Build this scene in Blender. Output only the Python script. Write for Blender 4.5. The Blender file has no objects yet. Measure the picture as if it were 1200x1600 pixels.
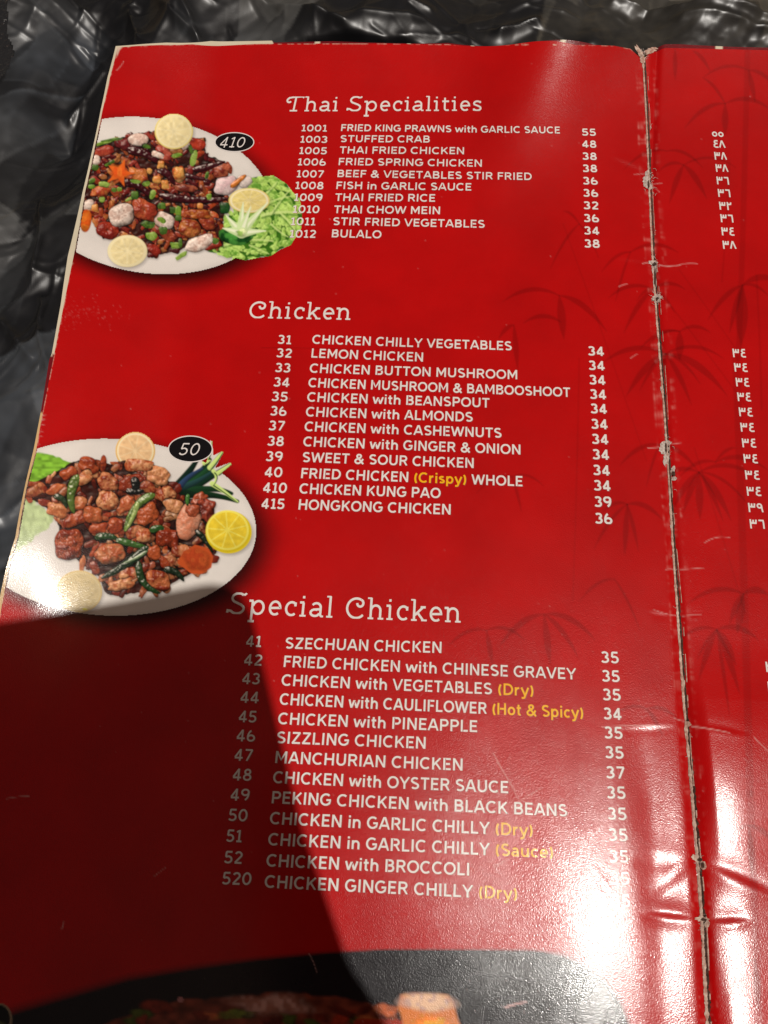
import bpy, math, random
import numpy as np
from mathutils import Matrix, Vector
C = bpy.context.scene.collection
rng = np.random.RandomState(7)
random.seed(7)

# ------------------------------------------------------------------ camera
H = 0.23                                  # lens height over the page, metres
FPX = 1200.0                              # focal length in photograph pixels (1200 x 1600)
ax = np.array([1, .0377, -.0354]); ax /= np.linalg.norm(ax)
ay = np.array([195, -3200, 1200.]); ay -= ay @ ax * ax; ay /= np.linalg.norm(ay)
az = np.cross(ax, ay)
R = np.stack([ax, ay, az])                # world = R @ (right, down, forward)
cam = bpy.data.cameras.new('camera'); camo = bpy.data.objects.new('camera', cam); C.objects.link(camo)
cam.sensor_fit = 'VERTICAL'; cam.sensor_height = 32.0; cam.lens = 32.0 * FPX / 1600.0
cam.clip_start = 0.01; cam.clip_end = 100
M = Matrix.Identity(4)
for r in range(3):
    M[r][0] = R[r][0]; M[r][1] = -R[r][1]; M[r][2] = -R[r][2]
M[2][3] = H
camo.matrix_world = M
bpy.context.scene.camera = camo
# ------------------------------------------------------------------ light
SUN = np.array([0.229, -0.115, 0.967]); SUN /= np.linalg.norm(SUN)
elev = math.asin(SUN[2]); azim = math.atan2(SUN[0], SUN[1])
world = bpy.data.worlds.new("World"); bpy.context.scene.world = world; world.use_nodes = True
nt = world.node_tree
sky = nt.nodes.new('ShaderNodeTexSky'); sky.sky_type = 'NISHITA'; sky.sun_disc = False
sky.sun_elevation = elev; sky.sun_rotation = azim
bg = nt.nodes['Background']; bg.inputs['Strength'].default_value = 0.034
wb = nt.nodes.new('ShaderNodeMix'); wb.data_type = 'RGBA'; wb.blend_type = 'MULTIPLY'; wb.inputs[0].default_value = 1
wb.inputs[7].default_value = (2.0, 1.15, .62, 1)          # the photograph's warm white balance
nt.links.new(sky.outputs[0], wb.inputs[6]); nt.links.new(wb.outputs[2], bg.inputs[0])
sd = bpy.data.lights.new('sun', 'SUN'); sd.energy = 2.75; sd.angle = math.radians(0.8); sd.color = (1, .955, .89)
so = bpy.data.objects.new('sun', sd); C.objects.link(so)
so.rotation_euler = Vector(SUN).to_track_quat('Z', 'Y').to_euler()
vs = bpy.context.scene.view_settings
vs.view_transform = 'Standard'; vs.look = 'None'; vs.exposure = 0; vs.gamma = 1
bpy.context.scene.cycles.sample_clamp_indirect = 4

# ------------------------------------------------------------------ small tools
def srgb(c):
    c = np.asarray(c, float) / 255
    return np.where(c <= .04045, c / 12.92, ((c + .055) / 1.055) ** 2.4)
def sm(a, b, x):
    t = np.clip((x - a) / (b - a), 0, 1); return t * t * (3 - 2 * t)
def noise(shape, cells, seed):
    """smooth value noise 0..1, cells = number of cells on each axis"""
    r = np.random.RandomState(seed); g = r.rand(cells[0] + 3, cells[1] + 3)
    y = np.linspace(0, cells[0], shape[0]); x = np.linspace(0, cells[1], shape[1])
    yi = y.astype(int); xi = x.astype(int); fy = (y - yi)[:, None]; fx = (x - xi)[None]
    fy = fy * fy * (3 - 2 * fy); fx = fx * fx * (3 - 2 * fx)
    a = g[yi][:, xi]; b = g[yi][:, xi + 1]; c = g[yi + 1][:, xi]; d = g[yi + 1][:, xi + 1]
    return a * (1 - fx) * (1 - fy) + b * fx * (1 - fy) + c * (1 - fx) * fy + d * fx * fy

# ------------------------------------------------------------------ shape of the open menu (millimetres, page plane z = 0)
def flat(px, py, z=0.0):
    px = np.asarray(px, float); py = np.asarray(py, float)
    cx = px - 600; cy = py - 800
    d = [R[i][0] * cx + R[i][1] * cy + R[i][2] * FPX for i in range(3)]
    t = (z / 1000. - H) / d[2]
    return d[0] * t * 1000, d[1] * t * 1000
def topx(X, Y, Z):
    v = np.stack([X / 1000., Y / 1000., Z / 1000. - H])
    c = np.tensordot(R.T, v, 1)
    return 600 + FPX * c[0] / c[2], 800 + FPX * c[1] / c[2]
FOLD_PX = np.array([(1004, 60), (1005, 92), (1011, 200), (1015, 280), (1022, 412), (1028, 500), (1038, 640), (1045, 745), (1052, 850), (1060, 950), (1070, 1100), (1078, 1200), (1090, 1345), (1098, 1440), (1107, 1600), (1119, 1800)])
_fx, _fy = flat(FOLD_PX[:, 0], FOLD_PX[:, 1])
_o = np.argsort(_fy)
def foldx(Y): return np.interp(Y, _fy[_o], _fx[_o])
def dent(X, Y, p, q, w, a):
    """crease valley from photo point p to q"""
    x0, y0 = flat(*p); x1, y1 = flat(*q)
    L = math.hypot(x1 - x0, y1 - y0); ux, uy = (x1 - x0) / L, (y1 - y0) / L
    s = (X - x0) * ux + (Y - y0) * uy; d = -(X - x0) * uy + (Y - y0) * ux
    k = np.clip(s / L, 0, 1); win = np.sin(np.pi * np.clip(s / L, 0, 1)) ** 1.1
    w = w * (.5 + .5 * np.sin(np.pi * k)); return a * np.tanh(1.3 * d / w) * np.exp(-(d / (2.2 * w)) ** 2) * win
def height(X, Y):
    X = np.asarray(X, float); Y = np.asarray(Y, float)
    d = X - foldx(Y)                                            # negative on the left leaf
    left = sm(1.2, -1.2, d)
    back_ = 1 - .4 * sm(150, 290, Y)
    A = .38 * sm(-8, 74, Y) * back_
    z = A * 6 * np.logaddexp(0, (-X - 99) / 6.) + 6.5 * sm(10, 90, Y) * sm(-80, -114, X) * back_                 # outer edge curls up
    # upper end of the leaf lifts, buckled along one slanting ridge
    ramp = np.clip((Y - 175) / 115, 0, 1.3)
    q = (X - 38) - (Y - 240) * .36
    z += left * (32 * ramp ** 2 * (.68 + .32 * np.exp(-(q / 22) ** 2))) + (1 - left) * 22 * ramp ** 2
    # soft hollow and swelling beside the fold, then the fold itself
    win = np.exp(-((X - 52) / 24.) ** 2) * sm(45, -5, Y) * left
    z += win * (.0001 * (Y + 27) ** 2 - .0009 * (X - 54) ** 2)
    z -= left * (.30 * np.exp(-((d + 11) / 4.2) ** 2) * sm(30, -5, Y) * (.55 + .45 * sm(-38, -16, Y)) + .26 * np.exp(-((d + 14) / 6.) ** 2 - ((Y - 14) / 14.) ** 2))
    dd = np.clip(d, 0, 200); low = sm(50, 0, Y)
    z += (1 - left) * (low * (np.where(dd < 14.1, .155 * dd - .0055 * dd ** 2, 1.092) + .001 * np.clip(Y + 28, -40, 60) ** 2 * sm(0, 6, dd)) + (1 - low) * .02 * dd)
    z -= 1.0 * np.exp(-(np.abs(d) / 1.25) ** 1.6)
    # dents that run out from the staples
    for (p, q2, w, a) in (((1088, 1343), (985, 1338), 1.9, -.16), ((1085, 1350), (1020, 1405), 2.2, -.35),
                          ((1096, 1437), (1000, 1426), 1.1, -.32), ((1100, 1440), (1172, 1436), 1.0, -.28),
                          ((1095, 1346), (1215, 1400), 1.6, -.42), ((1078, 1132), (1170, 1150), .9, -.2),
                          ((1066, 1134), (960, 1140), .8, -.10), ((1022, 412), (1090, 418), .9, -.16),
                          ((1018, 412), (955, 404), 1.2, -.2), ((1012, 283), (950, 262), 1.2, -.2),
                          ((1052, 963), (1010, 955), .6, -.1), ((1062, 962), (1100, 962), .6, -.1),
                          ((812, 1252), (770, 1180), .7, -.06), ((960, 1405), (920, 1350), .6, -.05)):
        z += dent(X, Y, p, q2, w * 1.1, a * .6)
    # faint large unevenness of a handled card
    z += .10 * np.sin(X / 17. + 1.3) * np.sin(Y / 23. + .4) + .05 * np.sin(X / 9. + Y / 31.) * np.sin(Y / 12.)
    return z
def surf(px, py, lift=0.0, n=9):
    """point of the menu surface seen at photo pixel px, py"""
    z = np.zeros_like(np.asarray(px, float))
    for _ in range(n):
        X, Y = flat(px, py, z); z = .5 * z + .5 * (height(X, Y) + lift) if _ < n - 2 else height(X, Y) + lift
    X, Y = flat(px, py, z)
    return X, Y, z

# ------------------------------------------------------------------ objects
def link(o, parent=None):
    C.objects.link(o); o.parent = parent; return o
def mesh_obj(name, V, F, mats, parent=None, col=None, smooth=False, mi=None):
    """V (n,3) millimetres, F (m,4) quads (last index repeated for triangles not allowed) or list of polygons"""
    me = bpy.data.meshes.new(name)
    V = np.asarray(V, float) / 1000.
    if isinstance(F, np.ndarray):
        k = F.shape[1]
        me.vertices.add(len(V)); me.vertices.foreach_set('co', V.astype(np.float32).ravel())
        me.loops.add(F.size); me.loops.foreach_set('vertex_index', F.astype(np.int32).ravel())
        me.polygons.add(len(F)); me.polygons.foreach_set('loop_start', np.arange(0, F.size, k, dtype=np.int32))
        me.polygons.foreach_set('loop_total', np.full(len(F), k, np.int32))
        me.update(calc_edges=True)
    else:
        me.from_pydata([tuple(v) for v in V], [], F); me.update()
    if col is not None:
        at = me.color_attributes.new('print', 'FLOAT_COLOR', 'POINT')
        rgba = np.ones((len(V), 4), np.float32); rgba[:, :3] = col
        at.data.foreach_set('color', rgba.ravel())
    for m in (mats if isinstance(mats, (list, tuple)) else [mats]): me.materials.append(m)
    if mi is not None: me.polygons.foreach_set('material_index', np.asarray(mi, np.int32))
    if smooth: me.polygons.foreach_set('use_smooth', np.ones(len(me.polygons), bool))
    return link(bpy.data.objects.new(name, me), parent)
def grid_faces(nr, nc):
    i = np.arange(nr - 1)[:, None] * nc + np.arange(nc - 1)[None]
    return np.stack([i, i + nc, i + nc + 1, i + 1], -1).reshape(-1, 4)
def empty(name, label, cat, loc=(0, 0, 0)):
    o = bpy.data.objects.new(name, None); link(o); o.location = loc; o.empty_display_size = .02
    o['label'] = label; o['category'] = cat; return o

# ------------------------------------------------------------------ materials
def mat(name, color=(.5, .5, .5), rough=.5, spec=.5, coat=0., coat_rough=.2, attr=False):
    m = bpy.data.materials.new(name); m.use_nodes = True; n = m.node_tree.nodes; b = n['Principled BSDF']
    b.inputs['Base Color'].default_value = (*color, 1); b.inputs['Roughness'].default_value = rough
    b.inputs['Specular IOR Level'].default_value = spec
    b.inputs['Coat Weight'].default_value = coat; b.inputs['Coat Roughness'].default_value = coat_rough; b.inputs['Coat IOR'].default_value = 1.42
    if attr:
        a = n.new('ShaderNodeVertexColor'); a.layer_name = 'print'; m.node_tree.links.new(a.outputs[0], b.inputs['Base Color'])
    return m
def add_print_surface(m, mottling=.10):
    """laminated card: fine leathery grain, scuffs, slight colour mottling; same world coordinates on every printed piece"""
    t = m.node_tree; n = t.nodes; L = t.links; b = n['Principled BSDF']
    g = n.new('ShaderNodeNewGeometry')
    def nz(scale, det, vec=None, rough=.55):
        x = n.new('ShaderNodeTexNoise'); x.inputs['Scale'].default_value = scale; x.inputs['Detail'].default_value = det
        x.inputs['Roughness'].default_value = rough; L.new(vec or g.outputs['Position'], x.inputs['Vector']); return x
    f1 = nz(3500, 0); f2 = nz(800, 2)
    mp = n.new('ShaderNodeMapping'); mp.inputs['Scale'].default_value = (.45, 1.6, 1); L.new(g.outputs['Position'], mp.inputs['Vector'])
    f3 = nz(700, 2, mp.outputs[0])
    ad = n.new('ShaderNodeMath'); ad.operation = 'MULTIPLY_ADD'; ad.inputs[1].default_value = .2
    L.new(f2.outputs['Fac'], ad.inputs[0]); L.new(f1.outputs['Fac'], ad.inputs[2])
    ad2 = n.new('ShaderNodeMath'); ad2.operation = 'MULTIPLY_ADD'; ad2.inputs[1].default_value = .15
    L.new(f3.outputs['Fac'], ad2.inputs[0]); L.new(ad.outputs[0], ad2.inputs[2])
    bu = n.new('ShaderNodeBump'); bu.inputs['Strength'].default_value = .55; bu.inputs['Distance'].default_value = 7e-5
    L.new(ad2.outputs[0], bu.inputs['Height']); L.new(bu.outputs[0], b.inputs['Normal'])
    b2 = n.new('ShaderNodeBump'); b2.inputs['Strength'].default_value = .55; b2.inputs['Distance'].default_value = 3.2e-5; L.new(ad2.outputs[0], b2.inputs['Height']); L.new(b2.outputs[0], b.inputs['Coat Normal'])
    # scuffing changes the gloss
    sc = nz(95, 5, None, .7); rp = n.new('ShaderNodeMapRange'); rp.inputs[1].default_value = .35; rp.inputs[2].default_value = .7
    rp.inputs[3].default_value = .12; rp.inputs[4].default_value = .21
    L.new(sc.outputs['Fac'], rp.inputs[0]); L.new(rp.outputs[0], b.inputs['Coat Roughness'])
    # colour mottling
    src = b.inputs['Base Color'].links[0].from_socket if b.inputs['Base Color'].links else None
    mo = nz(38, 4); mr = n.new('ShaderNodeMapRange'); mr.inputs[1].default_value = .3; mr.inputs[2].default_value = .7
    mr.inputs[3].default_value = 1 - mottling; mr.inputs[4].default_value = 1 + mottling
    L.new(mo.outputs['Fac'], mr.inputs[0])
    mx = n.new('ShaderNodeMix'); mx.data_type = 'RGBA'; mx.blend_type = 'MULTIPLY'; mx.inputs[0].default_value = 1
    if src: L.new(src, mx.inputs[6])
    else: mx.inputs[6].default_value = b.inputs['Base Color'].default_value
    L.new(mr.outputs[0], mx.inputs[7]); L.new(mx.outputs[2], b.inputs['Base Color'])
    return m
PR = dict(rough=.27, spec=.11, coat=.5, coat_rough=.2)
m_page = add_print_surface(mat('printed_card', attr=True, **PR))
m_white = add_print_surface(mat('white_ink', (.74, .68, .64), **PR), .05)
m_ghost = add_print_surface(mat('ink_offset', (.34, .055, .05), **PR), .05)
m_yel = add_print_surface(mat('yellow_ink', (.86, .44, .01), **PR), .05)
m_black = add_print_surface(mat('black_ink', (.006, .005, .006), **PR), .05)
def fibre(name, a, b_, scale):
    m = mat(name, a, .85, .2); t = m.node_tree; n = t.nodes; g = n.new('ShaderNodeNewGeometry')
    x = n.new('ShaderNodeTexNoise'); x.inputs['Scale'].default_value = scale; x.inputs['Detail'].default_value = 5
    t.links.new(g.outputs['Position'], x.inputs['Vector'])
    r = n.new('ShaderNodeValToRGB'); r.color_ramp.elements[0].position = .35; r.color_ramp.elements[1].position = .68
    r.color_ramp.elements[0].color = (*b_, 1); r.color_ramp.elements[1].color = (*a, 1)
    t.links.new(x.outputs['Fac'], r.inputs[0]); t.links.new(r.outputs[0], n['Principled BSDF'].inputs['Base Color'])
    bu = n.new('ShaderNodeBump'); bu.inputs['Strength'].default_value = .8; bu.inputs['Distance'].default_value = 1e-4
    t.links.new(x.outputs['Fac'], bu.inputs['Height']); t.links.new(bu.outputs[0], n['Principled BSDF'].inputs['Normal'])
    return m
m_core = fibre('torn_paper', (.66, .52, .42), (.38, .20, .15), 900)
m_fuzz = fibre('frayed_paper', (.62, .55, .49), (.36, .26, .22), 1400)
m_edge = fibre('paper_edge', (.55, .45, .34), (.33, .22, .16), 500)
m_gap = fibre('dark_gap', (.035, .02, .014), (.10, .05, .035), 1200)  # dark brown tone of the fold gap and staple holes
m_wear = fibre('ink_wear', (.55, .30, .27), (.42, .12, .10), 1200)

# ================================================================== print: everything is painted in photograph pixels and looked up per vertex
OX, OY = -140, -20
RED = srgb((176, 6, 7))
class Canvas:
    def __init__(s, x0, y0, w, h, k, base):
        s.x0, s.y0, s.k = x0, y0, k; s.a = np.ones((int(h * k), int(w * k), 3)) * np.asarray(base)
    def blur(s, n=1):
        for _ in range(n):
            a = s.a; p = np.pad(a, ((1, 1), (1, 1), (0, 0)), 'edge'); s.a = (p[:-2, 1:-1] + p[2:, 1:-1] + p[1:-1, :-2] + p[1:-1, 2:] + 2 * a) / 6
    def sample(s, px, py):
        x = np.clip((px - s.x0) * s.k, 0, s.a.shape[1] - 1.001); y = np.clip((py - s.y0) * s.k, 0, s.a.shape[0] - 1.001)
        xi = x.astype(int); yi = y.astype(int); fx = (x - xi)[..., None]; fy = (y - yi)[..., None]; a = s.a
        return (a[yi, xi] * (1 - fx) + a[yi, xi + 1] * fx) * (1 - fy) + (a[yi + 1, xi] * (1 - fx) + a[yi + 1, xi + 1] * fx) * fy
    def win(s, x0, y0, x1, y1):
        i0 = max(0, int((y0 - s.y0) * s.k)); i1 = min(s.a.shape[0], int((y1 - s.y0) * s.k) + 2)
        j0 = max(0, int((x0 - s.x0) * s.k)); j1 = min(s.a.shape[1], int((x1 - s.x0) * s.k) + 2)
        if i1 <= i0 or j1 <= j0: return None
        yy, xx = np.mgrid[i0:i1, j0:j1]
        return (slice(i0, i1), slice(j0, j1)), xx / s.k + s.x0, yy / s.k + s.y0
    def put(s, sl, m, col):
        m = m[..., None]; s.a[sl] = s.a[sl] * (1 - m) + col * m
    def stroke(s, pts, w0, w1, col, soft=.8, alpha=1, wm=None, mul=None, shade=0):
        """tapered quadratic-ish stroke through pts"""
        pts = np.array(pts, float); t = np.linspace(0, 1, 24)
        if len(pts) == 3:
            P = np.outer((1 - t) ** 2, pts[0]) + np.outer(2 * t * (1 - t), pts[1]) + np.outer(t ** 2, pts[2])
        else:
            ti = np.linspace(0, 1, len(pts)); P = np.stack([np.interp(t, ti, pts[:, 0]), np.interp(t, ti, pts[:, 1])], 1)
        W = w0 + (w1 - w0) * t
        if wm is not None: W = W + wm * np.sin(np.pi * t)
        mw = W.max() + 3; q = s.win(P[:, 0].min() - mw, P[:, 1].min() - mw, P[:, 0].max() + mw, P[:, 1].max() + mw)
        if q is None: return
        sl, xx, yy = q; best = np.full(xx.shape, 1e9); side = np.zeros(xx.shape)
        for i in range(len(t) - 1):
            a, b = P[i], P[i + 1]; d = b - a; l2 = max(d @ d, 1e-9)
            u = np.clip(((xx - a[0]) * d[0] + (yy - a[1]) * d[1]) / l2, 0, 1)
            ex = xx - a[0] - u * d[0]; ey = yy - a[1] - u * d[1]
            dd = np.hypot(ex, ey) - (W[i] + (W[i + 1] - W[i]) * u) / 2
            k = dd < best; best = np.where(k, dd, best); side = np.where(k, (ex * -.5 + ey * -.8) / max(W[i], 1), side)
        m = np.clip(.5 - best / soft, 0, 1) * alpha
        if mul is not None:
            s.a[sl] *= (1 - m[..., None] * (1 - np.asarray(mul)))
        else:
            c = np.asarray(col) * (1 + shade * np.clip(side * 2, -1, 1)[..., None]) if shade else np.asarray(col)
            s.put(sl, m, c)
    def blob(s, cx, cy, rx, ry, ang, col, col2=None, rag=.15, soft=1.0, lump=.5, seed=0, rim=.35, alpha=1, hi=0.0, poly=0):
        """irregular lump of cooked food as a camera recorded it"""
        r = np.random.RandomState(seed); mr = max(rx, ry) * 1.5 + 2
        q = s.win(cx - mr, cy - mr, cx + mr, cy + mr)
        if q is None: return
        sl, xx, yy = q; ca, sa = math.cos(ang), math.sin(ang)
        u = ((xx - cx) * ca + (yy - cy) * sa) / rx; v = (-(xx - cx) * sa + (yy - cy) * ca) / ry
        th = np.arctan2(v, u); rad = np.hypot(u, v); b = np.ones_like(rad)
        for k in (2, 3, 4, 5, 7): b += rag * r.randn() / k ** .6 * np.cos(k * th + r.rand() * 6.28)
        if poly: b *= .8 + .3 * np.abs(np.cos(th * poly / 2 + r.rand() * 3))
        d = (rad / b - 1) * min(rx, ry)
        m = np.clip(.5 - d / soft, 0, 1) * alpha
        nn = noise(xx.shape, (max(2, int(mr / 3.2)),) * 2, seed + 11); n2 = .5 * noise(xx.shape, (max(2, int(mr / 1.6)),) * 2, seed + 5) + .5 * noise(xx.shape, (max(2, int(mr / .9)),) * 2, seed + 6)
        lit = 1 + lump * (-(u * .5 + v * .8)) * .5 - 1.25 * rim * np.clip(rad / b, 0, 1) ** 3 + (nn - .5) * .7 * lump * 2 + (n2 - .5) * .6 * lump * 2
        c = np.asarray(col)[None, None]
        if col2 is not None: c = c + (np.asarray(col2) - np.asarray(col)) * sm(.35, .65, nn)[..., None]
        c = c * np.clip(lit, .12, 2)[..., None]
        if hi:
            hl = np.clip((n2 * nn - .34) * 7, 0, 1) * hi * 1.3 * (rad / b < .8); c = c * (1 - hl[..., None]) + np.array([.75, .62, .55]) * hl[..., None]
        s.put(sl, m, c)
    def disc(s, cx, cy, rx, ry, col, soft=1.2, ang=0, alpha=1):
        q = s.win(cx - max(rx, ry) - 3, cy - max(rx, ry) - 3, cx + max(rx, ry) + 3, cy + max(rx, ry) + 3)
        if q is None: return
        sl, xx, yy = q; ca, sa = math.cos(ang), math.sin(ang)
        u = ((xx - cx) * ca + (yy - cy) * sa) / rx; v = (-(xx - cx) * sa + (yy - cy) * ca) / ry
        s.put(sl, np.clip(.5 - (np.hypot(u, v) - 1) * min(rx, ry) / soft, 0, 1) * alpha, np.asarray(col))
    def lemon(s, cx, cy, rx, ry, rind, pith, flesh, nseg=9, ph=0, contrast=.5, off=(0, 0)):
        s.disc(cx, cy, rx, ry, rind); s.disc(cx + off[0], cy + off[1], rx * .93, ry * .93, pith); s.disc(cx + off[0], cy + off[1], rx * .84, ry * .84, flesh)
        q = s.win(cx - rx, cy - ry, cx + rx, cy + ry); sl, xx, yy = q
        u = (xx - cx - off[0]) / rx; v = (yy - cy - off[1]) / ry; rad = np.hypot(u, v); th = np.arctan2(v, u)
        seg = np.abs(((th + ph) * nseg / (2 * np.pi)) % 1 - .5) * 2 * rad
        m = ((seg > rad - .09 ) | (rad < .11)) & (rad < .86)
        nn = noise(xx.shape, (14, 14), int(cx)); s.put(sl, m * contrast, np.asarray(pith))
        s.a[sl] *= (1 + (nn - .5)[..., None] * .3 * (rad < .82)[..., None]) * np.where(rad < 1.02, 1 - .16 * (u * .5 + v * .8), 1)[..., None]
    def polygon(s, pts, col=None, soft=1.0, rag=0, seed=0, mask_only=False, alpha=1):
        pts = np.array(pts, float); q = s.win(pts[:, 0].min() - 4, pts[:, 1].min() - 4, pts[:, 0].max() + 4, pts[:, 1].max() + 4)
        sl, xx, yy = q; inside = np.zeros(xx.shape, bool); dist = np.full(xx.shape, 1e9)
        n = len(pts)
        for i in range(n):
            a, b = pts[i], pts[(i + 1) % n]
            c = ((a[1] > yy) != (b[1] > yy)) & (xx < (b[0] - a[0]) * (yy - a[1]) / (b[1] - a[1] + 1e-12) + a[0]); inside ^= c
            d = b - a; u = np.clip(((xx - a[0]) * d[0] + (yy - a[1]) * d[1]) / (d @ d + 1e-9), 0, 1)
            dist = np.minimum(dist, np.hypot(xx - a[0] - u * d[0], yy - a[1] - u * d[1]))
        sd = np.where(inside, -dist, dist)
        if rag: sd = sd + (noise(xx.shape, (max(3, xx.shape[0] // 12), max(3, xx.shape[1] // 12)), seed) - .5) * 2 * rag
        m = np.clip(.5 - sd / soft, 0, 1) * alpha
        if mask_only: return sl, xx, yy, m
        s.put(sl, m, np.asarray(col))
def conic(pts):
    p = np.array(pts, float); c = p.mean(0); q = (p - c) / 100
    A = np.stack([q[:, 0] ** 2, q[:, 0] * q[:, 1], q[:, 1] ** 2, q[:, 0], q[:, 1]], 1); k = np.linalg.lstsq(A, np.ones(len(q)), rcond=None)[0]
    a, b, cc, d, e = k; M2 = np.array([[a, b / 2], [b / 2, cc]]); ctr = np.linalg.solve(-2 * M2, [d, e])
    s = 1 + ctr @ M2 @ ctr; w, v = np.linalg.eigh(M2 / s); r = 1 / np.sqrt(w) * 100
    return ctr * 100 + c, r, v          # centre, radii, axes (columns)
EL1 = conic([(170, 184), (200, 182), (240, 184), (307, 198), (340, 213), (380, 242), (413, 277), (267, 430), (230, 427), (180, 417), (123, 398), (323, 422), (357, 408), (395, 385)])
EL2 = conic([(90, 693), (143, 685), (186, 685), (251, 695), (344, 740), (380, 772), (398, 804), (403, 829), (394, 865), (358, 908), (305, 937), (251, 956), (201, 964), (161, 962), (129, 958)])
def ell_d(EL, xx, yy, dx=0, dy=0, g=0):
    c, r, v = EL; u = (xx - c[0] - dx) * v[0, 0] + (yy - c[1] - dy) * v[1, 0]; w = (xx - c[0] - dx) * v[0, 1] + (yy - c[1] - dy) * v[1, 1]
    return (np.hypot(u / (r[0] + g), w / (r[1] + g)) - 1) * min(r)

# ---- the page itself: red ink, printed drop shadows, bamboo, dark foot band with a dish
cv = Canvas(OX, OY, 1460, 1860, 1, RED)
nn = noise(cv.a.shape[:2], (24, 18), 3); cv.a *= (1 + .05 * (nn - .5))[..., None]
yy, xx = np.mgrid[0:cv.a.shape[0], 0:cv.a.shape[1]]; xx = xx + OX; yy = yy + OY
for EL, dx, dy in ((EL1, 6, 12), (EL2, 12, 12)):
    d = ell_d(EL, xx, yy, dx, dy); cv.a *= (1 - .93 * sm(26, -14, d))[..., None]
def leaf(n, e, w=7, droop=None, f=.74):
    n = np.array(n, float); e = np.array(e, float); mid = (n + e) / 2
    up = -.28 * abs(e[0] - n[0]) - (4 if abs(e[0] - n[0]) > 12 else 0)
    c = mid + np.array([0, up]) if droop is None else mid + np.array(droop)
    cv.stroke([n, c, e], 1.5, .6, None, soft=2.0, wm=w, mul=(f, f * .8, f * .8))
def cluster(n, ends):
    for e in ends: leaf(n, e[:2], e[2] if len(e) > 2 else 6)
for s_ in ((1168, 78, 1154, 560, 9), (1150, 560, 1172, 1240, 12), (1172, 1240, 1190, 1750, 12), (1128, 440, 1140, 250, 2.5), (1010, 720, 880, 350, 1.6), (905, 560, 895, 940, 2.2), (1190, 640, 1182, 430, 3), (1085, 700, 1165, 960, 2), (1050, 480, 1170, 640, 2), (1060, 420, 1160, 560, 1.6)):
    cv.stroke([(s_[0], s_[1]), ((s_[0] + s_[2]) / 2 + 2, (s_[1] + s_[3]) / 2), (s_[2], s_[3])], s_[4], s_[4], None, soft=2, mul=(.84, .7, .7))
cluster((1133, 162), [(1070, 200, 6), (1133, 212, 9), (1205, 172, 6), (1098, 122, 4)])
cluster((1170, 110), [(1098, 122, 4), (1180, 160, 7), (1215, 140, 5)])
cluster((1055, 77), [(1055, 125, 6)]); cluster((1083, 80), [(1110, 112, 5)])
cluster((1068, 258), [(1030, 267, 4), (1046, 318, 8), (1104, 310, 8), (1150, 262, 3)])
cluster((1042, 236), [(1098, 262, 4), (975, 265, 4)])
cluster((874, 462), [(785, 472, 6), (881, 530, 12), (948, 518, 8)])
cluster((803, 508), [(779, 530, 6), (809, 578, 8)]); cluster((876, 503), [(818, 505, 6)])
cluster((985, 394), [(940, 425, 4), (1060, 395, 5), (962, 470, 3)])
cluster((1020, 452), [(950, 466, 5), (975, 520, 7), (1070, 452, 5), (1055, 490, 4), (995, 470, 3)])
cluster((1160, 446), [(1106, 500, 7), (1158, 540, 18), (1215, 440, 9), (1140, 520, 8), (1200, 462, 4)])
cluster((1062, 518), [(1000, 545, 5), (1062, 562, 12), (1110, 520, 5), (1012, 540, 3)])
cluster((1040, 553), [(940, 568, 7), (978, 620, 10), (1130, 560, 5), (1136, 618, 10), (1080, 632, 7), (1032, 596, 7), (1000, 610, 5), (1094, 600, 4)])
cluster((1030, 695), [(968, 728, 6), (1090, 735, 6), (1010, 760, 3)])
cluster((1118, 722), [(1062, 745, 5), (1200, 735, 7), (1150, 700, 4)])
cluster((1092, 738), [(1052, 795, 9), (1068, 800, 9), (1094, 812, 11), (1142, 812, 10), (1130, 815, 6), (1180, 745, 6), (1030, 750, 6), (1170, 790, 4)])
cluster((980, 788), [(942, 800, 5), (976, 868, 8), (1035, 812, 7), (998, 862, 5), (928, 858, 5)])
cluster((960, 905), [(905, 940, 4), (1000, 985, 3)])
cluster((1162, 928), [(1074, 944, 7), (1152, 990, 12), (1200, 930, 10), (1140, 975, 10)])
cluster((1120, 984), [(1060, 1002, 5), (1092, 1062, 9), (1150, 1040, 11), (1156, 1085, 9), (1185, 1000, 8), (1090, 1030, 4), (1140, 1120, 5)])
cluster((1010, 1108), [(960, 1118, 4), (1060, 1125, 5), (1035, 1150, 6)])
cluster((850, 960), [(780, 1010, 9), (860, 1040, 10), (930, 1000, 8), (905, 1030, 7)]); cluster((760, 985), [(700, 1010, 5), (770, 1040, 7), (820, 1000, 5)])
cluster((1170, 1290), [(1120, 1330, 8), (1176, 1370, 10), (1220, 1330, 8)]); cluster((1180, 1500), [(1130, 1540, 8), (1185, 1580, 10)])
cluster((905, 350), [(860, 420, 3), (935, 402, 3), (880, 330, 3)])
cluster((800, 745), [(745, 770, 3), (815, 800, 4), (850, 760, 3)])
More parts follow.
